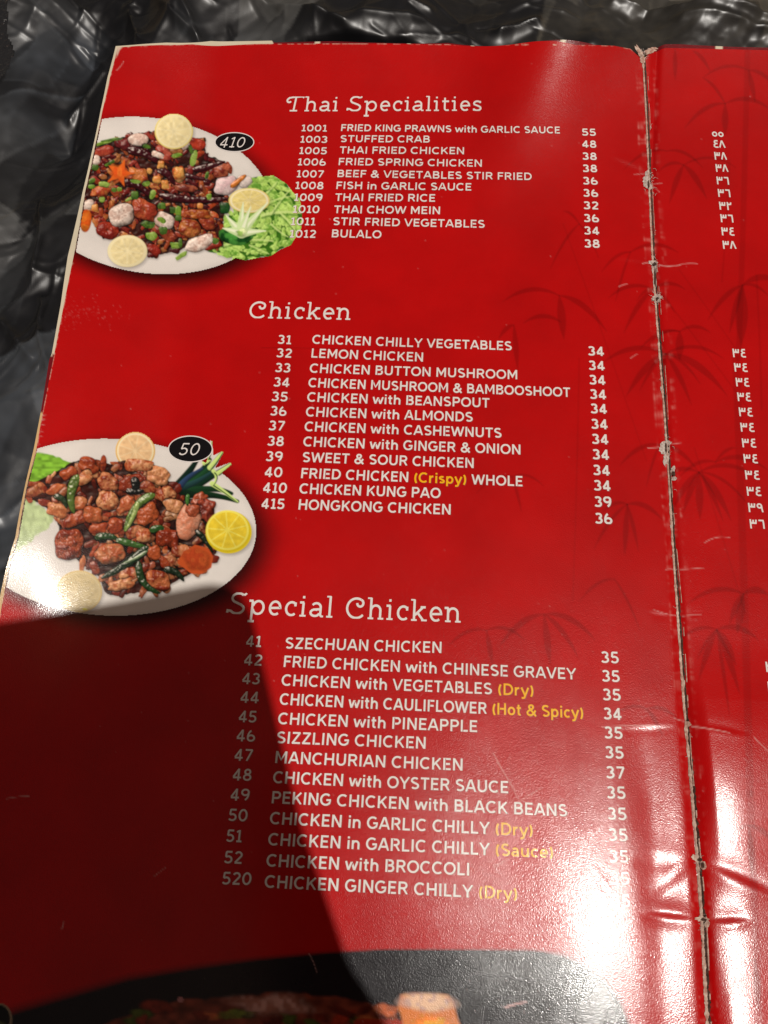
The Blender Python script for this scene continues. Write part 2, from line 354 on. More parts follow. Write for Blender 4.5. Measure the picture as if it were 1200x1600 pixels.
# dark band at the foot
bx = [-140, 0, 25, 115, 200, 300, 400, 500, 600, 667, 833, 880, 915, 945, 968, 985, 1000, 1320]
by = [1625, 1584, 1575, 1550, 1526, 1510, 1497, 1488, 1483, 1483, 1484, 1490, 1502, 1522, 1555, 1600, 1700, 2400]
edge = np.interp(xx, bx, by); soft = np.interp(xx, [0, 300, 600, 850, 960], [11, 7, 2.0, 3., 16.])
m = np.clip(.5 + (yy - edge) / (2 * soft), 0, 1)[..., None] ** 1.3
band = srgb((24, 20, 24)) * (1 + .4 * (noise(cv.a.shape[:2], (30, 40), 21) - .5))[..., None]
cv.a = cv.a * (1 - m) + band * m
cv.stroke([(590, 1511), (700, 1512), (850, 1535)], 1.5, 1.5, None, soft=1.5, mul=(1.9, 1.8, 1.8))
sl, x_, y_, m_ = cv.polygon([(160, 1604), (240, 1574), (290, 1560), (345, 1562), (400, 1556), (425, 1548), (470, 1553), (540, 1558), (600, 1575), (630, 1600), (640, 1760), (60, 1760)], mask_only=True, soft=3, rag=3, seed=3)
cc = srgb((120, 52, 36)) * (.4 + 1.1 * noise(x_.shape, (20, 44), 77))[..., None]; cv.put(sl, m_, cc)
for i in range(70):
    cv.blob(random.uniform(190, 620), random.uniform(1572, 1680), random.uniform(9, 26), random.uniform(6, 14), random.uniform(-.5, .5), srgb(random.choice([(165, 50, 25), (120, 40, 25), (180, 90, 50), (90, 30, 20), (70, 80, 25)])), seed=300 + i, soft=3, rag=.2)
cv.blob(425, 1570, 60, 16, .05, srgb((170, 112, 95)), srgb((200, 150, 138)), seed=5, soft=9, alpha=.8, lump=.2)
q_ = cv.win(150, 1545, 720, 1660)[0]; t_c = Canvas(0, 0, 1, 1, 1, 0.); t_c.a = cv.a[q_].copy(); t_c.blur(3); cv.a[q_] = t_c.a
cv.blob(365, 1585, 26, 7, -.1, srgb((110, 120, 40)), seed=8, soft=3, alpha=.8)
cv.disc(282, 1562, 5, 4, srgb((170, 110, 110)))
for i in range(9): cv.stroke([(560 + 12 * i, 1600), (590 + 8 * i, 1590 + 3 * i), (640 + i * 10, 1650)], 14, 10, srgb((150, 40, 20)), soft=3, shade=.3)
cv.polygon([(627, 1556), (645, 1553), (700, 1556), (708, 1566), (716, 1592), (735, 1640), (640, 1640), (622, 1575)], srgb((215, 122, 58)), soft=6, rag=1.5, seed=2)
cv.blob(668, 1566, 44, 14, .05, srgb((205, 165, 150)), srgb((228, 184, 150)), seed=15, soft=7, rag=.06, rim=.1, lump=.08)
cv.blob(675, 1602, 32, 16, .05, srgb((250, 170, 40)), srgb((240, 130, 40)), seed=16, soft=9, rag=.08, lump=.3)
cv.disc(0, 1592, 19, 24, srgb((135, 118, 96))); cv.disc(-1, 1592, 16.5, 21.5, srgb((14, 16, 12))); cv.disc(-3, 1604, 12, 8, srgb((70, 80, 40)), soft=4)
# scratches and scuffs in the ink
SCR = srgb((215, 165, 160))
for (p, c, q, w) in (((771, 1177), (786, 1205), (811, 1250), 1.6), ((776, 1190), (792, 1214), (806, 1236), .9), ((800, 1262), (812, 1250), (846, 1232), 1.6), ((818, 1252), (836, 1262), (870, 1258), 1.0), ((1018, 1240), (1032, 1256), (1048, 1276), 1.3), ((930, 1340), (950, 1362), (985, 1386), 1.6), ((773, 1354), (780, 1352), (788, 1344), 1.2),
    ((10, 1248), (28, 1244), (45, 1244), 1.3), ((182, 110), (190, 103), (193, 96), 1), ((1101, 848), (1118, 836), (1140, 840), 1.2), ((790, 1574), (806, 1568), (822, 1566), 5), ((985, 560), (990, 556), (996, 553), 1), ((1056, 962), (1040, 960), (1020, 952), .9), ((1066, 963), (1080, 960), (1096, 961), 1.2), ((1062, 890), (1082, 889), (1100, 887), 1.2), ((1040, 890), (1050, 888), (1056, 892), 1),
    ((1080, 1135), (1110, 1138), (1140, 1145), 2.5), ((1075, 1128), (1062, 1126), (1052, 1122), 1.6), ((1022, 1134), (980, 1133), (940, 1136), 1.2), ((1030, 414), (1045, 418), (1062, 414), 2.0), ((1062, 414), (1074, 410), (1090, 412), 1), ((1016, 411), (1010, 410), (1004, 412), 1.6), ((1015, 272), (1003, 271), (990, 273), 1.0), ((1020, 288), (1026, 287), (1034, 286), 1.2), ((1016, 290), (1026, 294), (1030, 300), 1), ((967, 448), (974, 444), (980, 444), 1.3), ((1050, 694), (1056, 693), (1065, 692), 1.0), ((1030, 699), (1022, 700), (1012, 700), 1.0),
    ((1178, 1152), (1190, 1164), (1200, 1174), 1.4), ((240, 1370), (250, 1362), (258, 1356), .8), ((96, 1452), (98, 1448), (100, 1440), 2.0), ((482, 1490), (490, 1500), (495, 1520), .9), ((408, 543), (470, 545), (560, 547), .0)):
    if w: cv.stroke([p, c, q], w * .7, w * .5, SCR, soft=1.3, alpha=.75)
cv.stroke([(408, 543), (470, 544), (560, 546)], 1.2, 1, None, mul=(.6, .5, .5), alpha=.8)
cv.disc(1140, 1250, 7, 7, srgb((120, 30, 30)), soft=4, alpha=.6); cv.disc(1143, 1252, 3, 3, srgb((210, 190, 180)), soft=2)
for i in range(430):                      # tiny chips where the lamination is worn
    if i < 150: px, py = random.gauss(110, 40), random.gauss(490, 12)
    elif i < 300: px = random.uniform(700, 1200); py = random.uniform(1150, 1600)
    else: px = random.uniform(150, 1200); py = random.uniform(90, 1600)
    a_ = random.uniform(0, 6.28); l_ = random.uniform(.5, 2.5) if i < 300 else random.uniform(.3, 1.4)
    cv.stroke([(px, py), (px + l_ / 2, py), (px + l_ * math.cos(a_), py + l_ * math.sin(a_))], .7, .7, SCR, soft=1.2, alpha=random.uniform(.1, .5) * (.4 if i < 150 else 1))

# ---- worn ink along the fold
def along(seed, y0=85, y1=1790):
    r = np.random.RandomState(seed); return r
fpx = FOLD_PX[:, 0].astype(float); fpy = FOLD_PX[:, 1].astype(float)
def fx_at(y): return np.interp(y, fpy, fpx)
nz1 = noise((1900, 400), (260, 60), 31); nz2 = noise((1900, 400), (520, 30), 32)
for row in range(90 - OY, cv.a.shape[0]):
    y = row + OY; c = fx_at(y); x = np.arange(int(c) - 45, int(c) + 46); j = x - OX; ok = (j >= 0) & (j < cv.a.shape[1]); x = x[ok]; j = j[ok]; d = x - c
    w = np.zeros(len(x)); amp = .55 + .45 * math.sin(y / 47.) * math.sin(y / 19.)
    g = .6 if y < 950 else .45
    for c0, s0, k0 in ((-13, 1.3, .55), (-8.5, 2.5, .32), (14, 1.4, .42), (17, 2.4, .22), (0, 5, .7)):
        w += k0 * np.exp(-((d - c0 - 1.5 * math.sin(y / 60.)) / s0) ** 2) * amp
    nn_ = nz1[row % 1900, np.clip(x - int(c) + 60, 0, 399)]; n3 = nz2[row % 1900, np.clip(x - int(c) + 90, 0, 399)]
    w = np.clip(w * g * np.clip((nn_ - .42) * 4, 0, 1.3) * np.clip((n3 - .2) * 2, .2, 1.2), 0, .8)
    cv.a[row, j] = cv.a[row, j] * (1 - w[:, None]) + srgb((222, 150, 140)) * w[:, None]

def box(a, r):
    for ax_ in (0, 1):
        p = np.pad(a, [(r + 1, r) if q == ax_ else (0, 0) for q in (0, 1)], 'edge'); c = np.cumsum(p, ax_)
        a = (c[2 * r + 1:] - c[:-2 * r - 1] if ax_ == 0 else c[:, 2 * r + 1:] - c[:, :-2 * r - 1]) / (2 * r + 1)
    return a
class Relief:
    """a small height-and-colour painter: lumps of food are laid over each other, then lit once as the food photographer lit them"""
    def __init__(s, cv_):
        s.c = cv_; s.k = cv_.k; n = cv_.a.shape[:2]; s.h = np.zeros(n); s.col = cv_.a.copy(); s.g = np.zeros(n); s.m = np.zeros(n)
    def lay(s, sl, msk, h, col, gloss):
        s.h[sl] = np.where(msk, h, s.h[sl]); s.col[sl] = np.where(msk[..., None], col, s.col[sl]); s.g[sl] = np.where(msk, gloss, s.g[sl]); s.m[sl] = np.maximum(s.m[sl], msk)
    def blob(s, cx, cy, rx, ry, ang, col, col2=None, rag=.15, seed=0, hi=.3, lump=.5, flat_=1., **kw):
        r = np.random.RandomState(seed); mr = max(rx, ry) * 1.5 + 2; q = s.c.win(cx - mr, cy - mr, cx + mr, cy + mr)
        if q is None: return
        sl, xx, yy = q; ca, sa = math.cos(ang), math.sin(ang)
        u = ((xx - cx) * ca + (yy - cy) * sa) / rx; v = (-(xx - cx) * sa + (yy - cy) * ca) / ry; th = np.arctan2(v, u); pw = r.uniform(2., 4.2) if kw.get('ang_', 1) else 2.; rad = (np.abs(u) ** pw + np.abs(v) ** pw) ** (1 / pw); b = np.ones_like(rad)
        for k in (2, 3, 4, 5, 7): b += rag * r.randn() / k ** .9 * np.cos(k * th + r.rand() * 6.28)
        q_ = rad / b; inside = q_ < 1
        if not inside.any(): return
        z0 = np.percentile(s.h[sl][inside], 55) * .85
        n1_ = noise(xx.shape, (max(2, int(mr / 3.4)),) * 2, seed + 11); n2_ = noise(xx.shape, (max(2, int(mr / 1.3)),) * 2, seed + 5); n3_ = noise(xx.shape, (max(3, int(mr / .55)),) * 2, seed + 7)
        mn = min(rx, ry); h = z0 + flat_ * mn * (.9 * np.sqrt(np.clip(1 - q_ ** 2.4, 0, 1)) + lump * ((n1_ - .5) * 1.1 + (n2_ - .5) * .3 + (n3_ - .5) * .05))
        c = np.asarray(col)[None, None] * np.ones(xx.shape + (1,))
        if col2 is not None: c = c + (np.asarray(col2) - np.asarray(col)) * sm(.3, .7, .6 * n1_ + .4 * n2_)[..., None]
        c = c * (.7 + .35 * n3_ + .3 * n2_)[..., None]; s.lay(sl, inside, h, c, hi)
    def tube(s, pts, w0, w1, col, hi=.5, col2=None, seed=0, lift=.6):
        pts = np.array(pts, float); t = np.linspace(0, 1, 20); P = np.outer((1 - t) ** 2, pts[0]) + np.outer(2 * t * (1 - t), pts[1]) + np.outer(t ** 2, pts[2])
        W = (w0 + (w1 - w0) * t) * (1 - .55 * np.abs(2 * t - 1) ** 6); mw = max(w0, w1) + 2
        q = s.c.win(P[:, 0].min() - mw, P[:, 1].min() - mw, P[:, 0].max() + mw, P[:, 1].max() + mw)
        if q is None: return
        sl, xx, yy = q; best = np.full(xx.shape, 9e9); ww = np.ones(xx.shape)
        for i in range(len(t) - 1):
            a, b = P[i], P[i + 1]; d = b - a; u = np.clip(((xx - a[0]) * d[0] + (yy - a[1]) * d[1]) / max(d @ d, 1e-9), 0, 1)
            w_ = (W[i] + (W[i + 1] - W[i]) * u) / 2; dd = np.hypot(xx - a[0] - u * d[0], yy - a[1] - u * d[1]) / w_; k = dd < best; best = np.where(k, dd, best); ww = np.where(k, w_, ww)
        inside = best < 1
        if not inside.any(): return
        nn_ = noise(xx.shape, (max(3, xx.shape[0] // 7), max(3, xx.shape[1] // 7)), seed + 3); z0 = np.percentile(s.h[sl][inside], 60) * .85
        h = z0 + ww * (lift + .9 * np.sqrt(np.clip(1 - best ** 2, 0, 1))) + (nn_ - .5) * ww * .5
        c = np.asarray(col)[None, None] * (.7 + .6 * nn_)[..., None]
        if col2 is not None: c = c + (np.asarray(col2) - np.asarray(col)) * np.clip(1.2 * (best - .3), 0, 1)[..., None]
        s.lay(sl, inside, h, c, hi)
    def shade(s, amb=.30, dif=.76, ao=1.2, spec=1.0):
        k = s.k; h = box(s.h, 1) ; gy_, gx_ = np.gradient(h * k * .55)
        nz_ = 1 / np.sqrt(1 + gx_ ** 2 + gy_ ** 2); nx, ny = -gx_ * nz_, -gy_ * nz_
        L_ = np.array([-.42, -.62, .66]); L_ /= np.linalg.norm(L_); l = np.clip(nx * L_[0] + ny * L_[1] + nz_ * L_[2], 0, 1)
        hv = L_ + np.array([0, 0, 1]); hv /= np.linalg.norm(hv); sp = np.clip(nx * hv[0] + ny * hv[1] + nz_ * hv[2], 0, 1) ** 42
        occ = np.clip((box(s.h, int(3 * k)) - s.h) / 4.5, 0, 1) * .55 + np.clip((box(s.h, int(7 * k)) - s.h) / 8, 0, 1) * .6
        sh_ = np.roll(np.roll(box(s.h, 1), int(2 * k), 0), int(1.5 * k), 1); cast = np.clip((sh_ - s.h - 2.5) / 3, 0, 1) * .5
        f = (amb + dif * l) * np.clip(1 - ao * occ, .12, 1) * (1 - cast)
        out = s.col * f[..., None] + (spec * sp * s.g)[..., None] * np.array([.75, .68, .6])
        m = np.clip(box(s.m.astype(float), 1) * 1.2, 0, 1)[..., None]
        # contact shadow of the food on the plate
        fl = np.clip(box(np.roll(np.roll(s.m.astype(float), int(2 * k), 0), k, 1), int(2 * k)), 0, 1)[..., None] * (1 - m) * .45
        s.c.a = s.c.a * (1 - fl) * (1 - m) + out * m
def rpile(R_, poly, n, cols, seed, r0, r1, lump=.6, hi=.6):
    P = np.array(poly); r = random.Random(seed); x0, y0 = P.min(0); x1, y1 = P.max(0)
    sl, x, y, m = R_.c.polygon(poly, mask_only=True, soft=1, rag=2, seed=seed); nn_ = noise(x.shape, (40, 40), seed)
    R_.lay(sl, m > .5, -3 + 3 * nn_, srgb((60, 20, 14)) * (.5 + nn_)[..., None], .3)
    ex_ = []
    for i in range(20000):
        if len(ex_) >= n: break
        px, py = r.uniform(x0, x1), r.uniform(y0, y1); q = False
        for j in range(len(P)):
            a, b = P[j], P[(j + 1) % len(P)]
            if (a[1] > py) != (b[1] > py) and px < (b[0] - a[0]) * (py - a[1]) / (b[1] - a[1]) + a[0]: q = not q
        if q: ex_.append((px, py))
    for c, (px, py) in enumerate(ex_):
        s_ = r.uniform(r0, r1) * (1 - .4 * c / n); a, b = r.choice(cols), r.choice(cols); br = r.uniform(.6, 1.1)
        R_.blob(px, py, s_ * 1.15, s_ * r.uniform(.38, .75), r.uniform(0, 3.1), srgb(a) * br, srgb(b) * br, rag=.15, seed=seed * 1000 + c, hi=hi * r.random(), lump=lump, flat_=.8)
# ---- dish photograph one
def dish(EL, box, k=2):
    d = Canvas(box[0], box[1], box[2] - box[0], box[3] - box[1], k, RED)
    sl, x, y = d.win(*box); e = ell_d(EL, x, y)
    base = srgb((216, 208, 200)) * (1 - .10 * sm(-8, 0, e) + .05 * sm(-40, -20, e))[..., None] * (1 + .03 * noise(x.shape, (9, 9), 4))[..., None]
    d.a[sl] = d.a[sl] * 0 + base
    return d
def pile(d, poly, n, cols, seed, r0=5, r1=13, dark=(52, 20, 16), hi=.35, lump=.6):
    sl, x, y, m = d.polygon(poly, mask_only=True, soft=2, rag=3, seed=seed)
    keep = d.a[sl].copy(); d.put(sl, m, srgb(dark) * (.5 + noise(x.shape, (40, 40), seed))[..., None])
    P = np.array(poly); r = random.Random(seed); x0, y0 = P.min(0); x1, y1 = P.max(0); c = 0; tries = 0
    def inside(px, py):
        q = False
        for i in range(len(P)):
            a, b = P[i], P[(i + 1) % len(P)]
            if (a[1] > py) != (b[1] > py) and px < (b[0] - a[0]) * (py - a[1]) / (b[1] - a[1]) + a[0]: q = not q
        return q
    while c < n and tries < n * 8:
        tries += 1; px, py = r.uniform(x0, x1), r.uniform(y0, y1)
        if not inside(px, py): continue
        c += 1; s_ = r.uniform(r0, r1) * (1 - .45 * c / n); a, b = r.choice(cols), r.choice(cols)
        d.blob(px, py + 2, s_ * 1.08, s_ * r.uniform(.55, .9) * 1.1, r.uniform(0, 3.1), srgb((30, 8, 8)), seed=seed * 1000 + c, soft=3, alpha=.75)
        d.blob(px, py, s_, s_ * r.uniform(.5, .85), r.uniform(0, 3.1), srgb(a) * (br := r.uniform(.45, 1.15)), srgb(b) * br, rag=.2, seed=seed * 1000 + c, hi=hi if r.random() < .5 else 0, rim=.5, lump=lump)
f1 = lambda x, y: (90 + x / 3., 150 + y / 3.)
d1 = dish(EL1, (90, 165, 490, 445))
lf = [(690, 722), (735, 690), (760, 640), (800, 560), (900, 470), (900, 385), (940, 378), (1012, 370), (1075, 410), (1105, 450), (1138, 480), (1148, 560), (1145, 620), (1095, 700), (1045, 722), (1000, 752), (940, 760), (880, 772), (800, 752)]
LETTUCE = [f1(*p) for p in lf]
sl, x, y, m = d1.polygon(LETTUCE, mask_only=True, soft=1.5, rag=2.2, seed=9)
d1.put(sl, m, srgb((58, 110, 24)))
rl = Relief(d1); rq = random.Random(8)
for i in range(240):
    for _ in range(50):
        px_, py_ = rq.uniform(690, 1150), rq.uniform(370, 775)
        q_ = False
        for j in range(len(lf)):
            a, b = lf[j], lf[(j + 1) % len(lf)]
            if (a[1] > py_) != (b[1] > py_) and px_ < (b[0] - a[0]) * (py_ - a[1]) / (b[1] - a[1]) + a[0]: q_ = not q_
        if q_: break
    g_ = rq.random(); rl.blob(*f1(px_, py_), rq.uniform(4, 10), rq.uniform(2.2, 5), math.atan2(py_ - 560, px_ - 900) + rq.gauss(1.3, .4), srgb((92 + 70 * g_, 146 + 50 * g_, 44 + 46 * g_)), srgb((172, 204, 104)), rag=.16, seed=9000 + i, hi=.25, lump=.5, flat_=.42)
rl.shade(amb=.55, dif=.85, ao=.7, spec=.4); d1.blur(2)
for (p, c, q, w) in (((960, 560), (1030, 535), (1140, 548), 5), ((1000, 555), (1050, 480), (1090, 440), 3), ((1040, 545), (1090, 590), (1120, 640), 3), ((960, 470), (1000, 440), (1030, 400), 2.5), ((780, 700), (880, 660), (1010, 680), 4), ((900, 700), (950, 720), (990, 740), 2.5), ((990, 500), (1050, 470), (1110, 470), 2), ((1000, 600), (1040, 640), (1080, 660), 3)):
    d1.stroke([f1(*p), f1(*c), f1(*q)], w, w * .5, srgb((205, 226, 140)), soft=1.5, alpha=.75)
    d1.stroke([f1(p[0], p[1] + 12), f1(c[0], c[1] + 13), f1(q[0], q[1] + 12)], w * .8, w * .5, srgb((40, 98, 18)), soft=2, alpha=.6)
for i in range(60):
    a = random.choice(lf); d1.blob(*f1((a[0] + 900) / 2 + random.uniform(-60, 120), (a[1] + 600) / 2 + random.uniform(-70, 70)), random.uniform(2, 6), random.uniform(1.5, 3.5), random.uniform(0, 3), srgb(random.choice([(60, 125, 25), (150, 200, 60), (185, 215, 100)])), seed=i, soft=2, alpha=.6) if False else None
r1_ = Relief(d1)
rpile(r1_, [f1(*p) for p in [(120, 240), (230, 225), (300, 195), (430, 165), (560, 245), (640, 205), (690, 200), (700, 275), (815, 325), (745, 395), (800, 470), (770, 600), (780, 705), (690, 712), (600, 715), (520, 742), (430, 742), (330, 660), (215, 665), (180, 600), (100, 540), (100, 400)]], 300,
     [(150, 42, 26), (178, 70, 32), (120, 26, 24), (190, 96, 50), (92, 18, 22), (160, 54, 40), (205, 130, 70), (70, 14, 20)], 1, 5, 12)
def f1blob(x, y, rx, ry, a, col, col2=None, **k): r1_.blob(*f1(x, y), rx / 3., ry / 3., a, srgb(col), srgb(col2) if col2 else None, **k)
for i, (x, y, rx, ry, a, c1, c2) in enumerate([(375, 375, 50, 36, .2, (205, 120, 60), (160, 60, 30)), (568, 368, 34, 36, 0, (225, 170, 105), (180, 80, 40)), (620, 620, 50, 46, .4, (200, 120, 60), (140, 50, 25)), (700, 590, 36, 40, 0, (180, 80, 45), (130, 40, 30)), (665, 555, 50, 22, 0, (205, 120, 50), (150, 60, 25)), (405, 535, 66, 44, .3, (200, 95, 55), (160, 55, 35)), (235, 630, 52, 38, .3, (180, 60, 35), (140, 36, 26)), (500, 265, 40, 34, .3, (190, 90, 70), (150, 50, 40)), (655, 225, 40, 26, .3, (190, 60, 35), (150, 35, 25)), (770, 350, 42, 32, -.2, (185, 95, 65), (120, 40, 30)), (310, 225, 32, 30, 0, (120, 35, 35), (80, 20, 25)), (215, 260, 50, 24, -.2, (190, 80, 55), (150, 40, 30)), (200, 445, 44, 26, -.3, (210, 120, 60), (170, 60, 35)), (600, 432, 56, 18, .1, (170, 90, 60), (110, 40, 30)), (725, 700, 44, 20, -.2, (170, 50, 30), (120, 30, 20)), (500, 640, 60, 26, .4, (170, 75, 45), (120, 40, 30)), (450, 720, 34, 22, .6, (160, 45, 30), (120, 30, 20))]):
    f1blob(x, y, rx, ry, a, c1, c2, seed=500 + i, hi=.3, rag=.16)
for i, (p, c, q, w) in enumerate([((335, 255), (400, 250), (475, 315), 17), ((475, 350), (520, 350), (548, 415), 15), ((485, 465), (640, 500), (800, 480), 15), ((300, 405), (380, 400), (440, 475), 15), ((600, 370), (640, 380), (720, 400), 9), ((640, 345), (720, 330), (782, 308), 13)]):
    r1_.tube([f1(*p), f1(*c), f1(*q)], w * .9, w * .5, srgb((66, 10, 20)), hi=.9, seed=i)
for i, (x, y, rx, ry, a) in enumerate([(378, 205, 46, 32, 0), (300, 558, 62, 52, -.5), (500, 585, 46, 38, .4), (665, 690, 70, 36, -.4), (180, 300, 20, 22, 0), (145, 510, 24, 24, 0), (600, 235, 22, 12, -.7), (470, 275, 30, 14, .3)]):
    f1blob(x, y, rx, ry, a, (222, 186, 168), (238, 216, 200), seed=600 + i, rag=.07, rim=.2, lump=.25)
f1blob(790, 420, 56, 42, -.5, (238, 212, 208), (228, 190, 190), seed=661, rim=.1, lump=.15); f1blob(875, 400, 36, 30, 0, (240, 222, 212), seed=662, rim=.1, lump=.1)
r1_.tube([f1(815, 425), f1(845, 400), f1(880, 372)], 9, 6, srgb((222, 130, 50)))
GR = [(112, 150, 44), (60, 92, 30), (150, 178, 80), (88, 124, 40)]
for i, (x, y, rx, ry, a) in enumerate([(225, 215, 66, 9, -.3), (255, 205, 50, 7, -.1), (638, 292, 14, 40, .3), (625, 250, 9, 22, -.3), (558, 278, 26, 10, -.2), (540, 535, 14, 16, 0), (566, 540, 15, 22, 0), (566, 572, 16, 14, 0), (445, 462, 14, 24, .3), (425, 602, 30, 18, .2), (440, 657, 24, 20, 0), (495, 630, 20, 18, 0), (550, 700, 20, 16, 0), (575, 690, 9, 20, 0), (580, 748, 30, 12, -.6), (740, 680, 16, 14, 0), (488, 582, 22, 12, .6), (488, 515, 18, 16, 0), (345, 478, 30, 8, -.5), (362, 466, 18, 20, 0), (218, 415, 24, 14, .2), (160, 398, 18, 12, -.6), (160, 425, 16, 12, 0), (265, 440, 12, 12, 0), (290, 437, 11, 10, 0), (245, 315, 26, 8, -.5), (365, 400, 24, 9, .2), (415, 235, 22, 10, .4), (415, 410, 20, 14, 0), (700, 372, 9, 18, .3), (208, 485, 14, 14, 0), (175, 335, 16, 16, 0), (710, 472, 12, 14, 0), (785, 525, 24, 26, 0)]):
    f1blob(x, y, rx, ry, a, GR[i % 4] if i != 33 else (24, 70, 30), GR[(i + 2) % 4] if i != 33 else (30, 80, 30), seed=700 + i, rag=.12, lump=.3, flat_=.45, hi=.35)
for (x, y, r) in ((484, 322, 17), (430, 352, 13), (504, 415, 18), (466, 392, 18), (570, 360, 24), (668, 515, 13), (175, 525, 16)): f1blob(x, y, r, r * 1.1, 0, (232, 170, 90), (214, 130, 60), seed=int(x), rag=.12, rim=.4)
r1_.shade()
star = []
for i in range(10): rr = (70 if i % 2 == 0 else 27); a_ = math.radians(-72 + 36 * i); star.append(f1(292 + rr * math.cos(a_), 362 + rr * 0.95 * math.sin(a_)))
d1.polygon([(p[0] + 1.5, p[1] + 2.5) for p in star], srgb((40, 12, 8)), soft=4, alpha=.8); d1.polygon(star, srgb((214, 96, 30)), soft=1.6, rag=.8, seed=4)
d1.blob(*f1(290, 360), 12, 10, .3, srgb((228, 112, 40)), srgb((205, 78, 24)), seed=77, soft=8, rim=0, lump=.3); d1.blob(*f1(132, 585), 9, 18, .1, srgb((224, 116, 36)), srgb((204, 84, 22)), seed=78, rag=.05, lump=.35, rim=.3)
def shadow_under(d, cx, cy, rx, ry): d.disc(cx + 2, cy + 3, rx, ry, srgb((40, 24, 18)), soft=7, alpha=.55)
for q_ in ((545, 165, 30, 28), (327, 727, 31, 25), (898, 490, 32, 19)): shadow_under(d1, *f1(q_[0], q_[1]), q_[2], q_[3])
LP, LR_, LF = srgb((236, 222, 176)), srgb((226, 204, 120)), srgb((232, 214, 160))
d1.lemon(*f1(545, 165), 30, 28, LR_, LP, LF, 9, .2, .65); d1.lemon(*f1(327, 727), 31, 25, srgb((232, 218, 170)), LP, LF, 9, .5, .65)
d1.lemon(*f1(898, 490), 32, 19.5, LR_, srgb((238, 226, 186)), srgb((226, 206, 130)), 9, 0, .3)
d1.blob(*f1(835, 655), 26, 15, .3, srgb((24, 84, 30)), srgb((64, 130, 50)), seed=80, rag=.1)
for (e, w) in (((790, 560), 9), ((870, 500), 8), ((985, 500), 10), ((975, 632), 9), ((930, 560), 9), ((905, 520), 6), ((775, 620), 8)):
    d1.stroke([f1(862, 640), f1((862 + e[0]) / 2 - 6, (640 + e[1]) / 2), f1(*e)], 17, 1, srgb((200, 220, 160)), soft=1.5, shade=.15); d1.stroke([f1(862, 640), f1((862 + e[0]) / 2, (640 + e[1]) / 2), f1(*e)], 6, 1, srgb((236, 240, 205)), soft=2)
d1.blob(*f1(862, 640), 8, 6, 0, srgb((150, 190, 90)), srgb((220, 230, 170)), seed=81, soft=3)

# ---- dish photograph two
f2 = lambda x, y: (x / 2.79, 650 + y / 2.79)
d2 = dish(EL2, (-40, 665, 420, 985))
def f2blob(x, y, rx, ry, a, col, col2=None, **k): r2_.blob(*f2(x, y), rx / 2.79, ry / 2.79, a, srgb(col), srgb(col2) if col2 else None, **k)
sl, x, y, m = d2.polygon([f2(*p) for p in [(60, 150), (160, 158), (230, 172), (318, 205), (290, 240), (200, 275), (150, 290), (60, 300)]], mask_only=True, rag=2, soft=2, seed=3)
d2.put(sl, m, (srgb((120, 170, 50)) * (.6 + noise(x.shape, (18, 18), 8)[..., None] * .9)))
sl, x, y, m = d2.polygon([f2(*p) for p in [(60, 330), (190, 300), (150, 380), (230, 430), (220, 480), (60, 600)]], mask_only=True, rag=3, soft=3, seed=4)
d2.put(sl, m, srgb((190, 206, 150)) * (.75 + noise(x.shape, (18, 18), 8)[..., None] * .4))
LM = srgb((222, 176, 96))
d2.lemon(*f2(590, 152), 31, 30, LM, srgb((240, 222, 180)), srgb((232, 190, 140)), 9, 0, .3)
# fan of dark green cucumber strips
for i, (p, c, q, w, col) in enumerate([((780, 300), (830, 240), (860, 190), 16, (14, 36, 26)), ((790, 310), (880, 250), (915, 190), 15, (20, 50, 34)), ((800, 320), (900, 260), (970, 158), 15, (24, 62, 34)), ((810, 330), (920, 270), (1008, 208), 14, (16, 46, 30)), ((800, 335), (930, 300), (1010, 338), 14, (20, 52, 28)), ((790, 345), (920, 330), (1035, 372), 15, (14, 44, 22)), ((780, 330), (860, 350), (930, 350), 14, (12, 34, 20)), ((775, 315), (850, 300), (930, 240), 12, (30, 60, 60)), ((790, 300), (820, 260), (880, 230), 10, (40, 60, 90))]):
    d2.stroke([f2(*p), f2(*c), f2(*q)], w * .95, w * .4, srgb(col), soft=1.5, shade=.7)
for (p, c, q, w) in [((915, 225), (945, 190), (972, 155), 8), ((950, 250), (985, 225), (1012, 205), 7), ((925, 295), (980, 330), (1035, 374), 8), ((900, 190), (920, 150), (925, 108), 5), ((930, 240), (955, 262), (930, 300), 6), ((890, 205), (905, 200), (915, 195), 7)]:
    d2.stroke([f2(*p), f2(*c), f2(*q)], w, w * .4, srgb((200, 222, 130)), soft=1.3, shade=.2)
    d2.stroke([f2(p[0] + 6, p[1] + 8), f2(c[0] + 6, c[1] + 8), f2(q[0], q[1] + 3)], 2, 1, srgb((20, 60, 20)), soft=1.3)
PILE2 = [(60, 330), (200, 265), (340, 190), (430, 200), (480, 210), (560, 190), (700, 225), (745, 290), (790, 350), (850, 365), (900, 365), (945, 470), (945, 600), (900, 640), (830, 690), (740, 735), (700, 760), (560, 775), (465, 782), (430, 700), (350, 640), (270, 560), (250, 440), (150, 370)]
r2_ = Relief(d2)
rpile(r2_, [f2(*p) for p in PILE2], 190, [(170, 72, 36), (196, 106, 62), (150, 52, 26), (210, 130, 84), (128, 40, 24), (186, 90, 60), (100, 30, 18), (218, 150, 100)], 2, 8, 16)
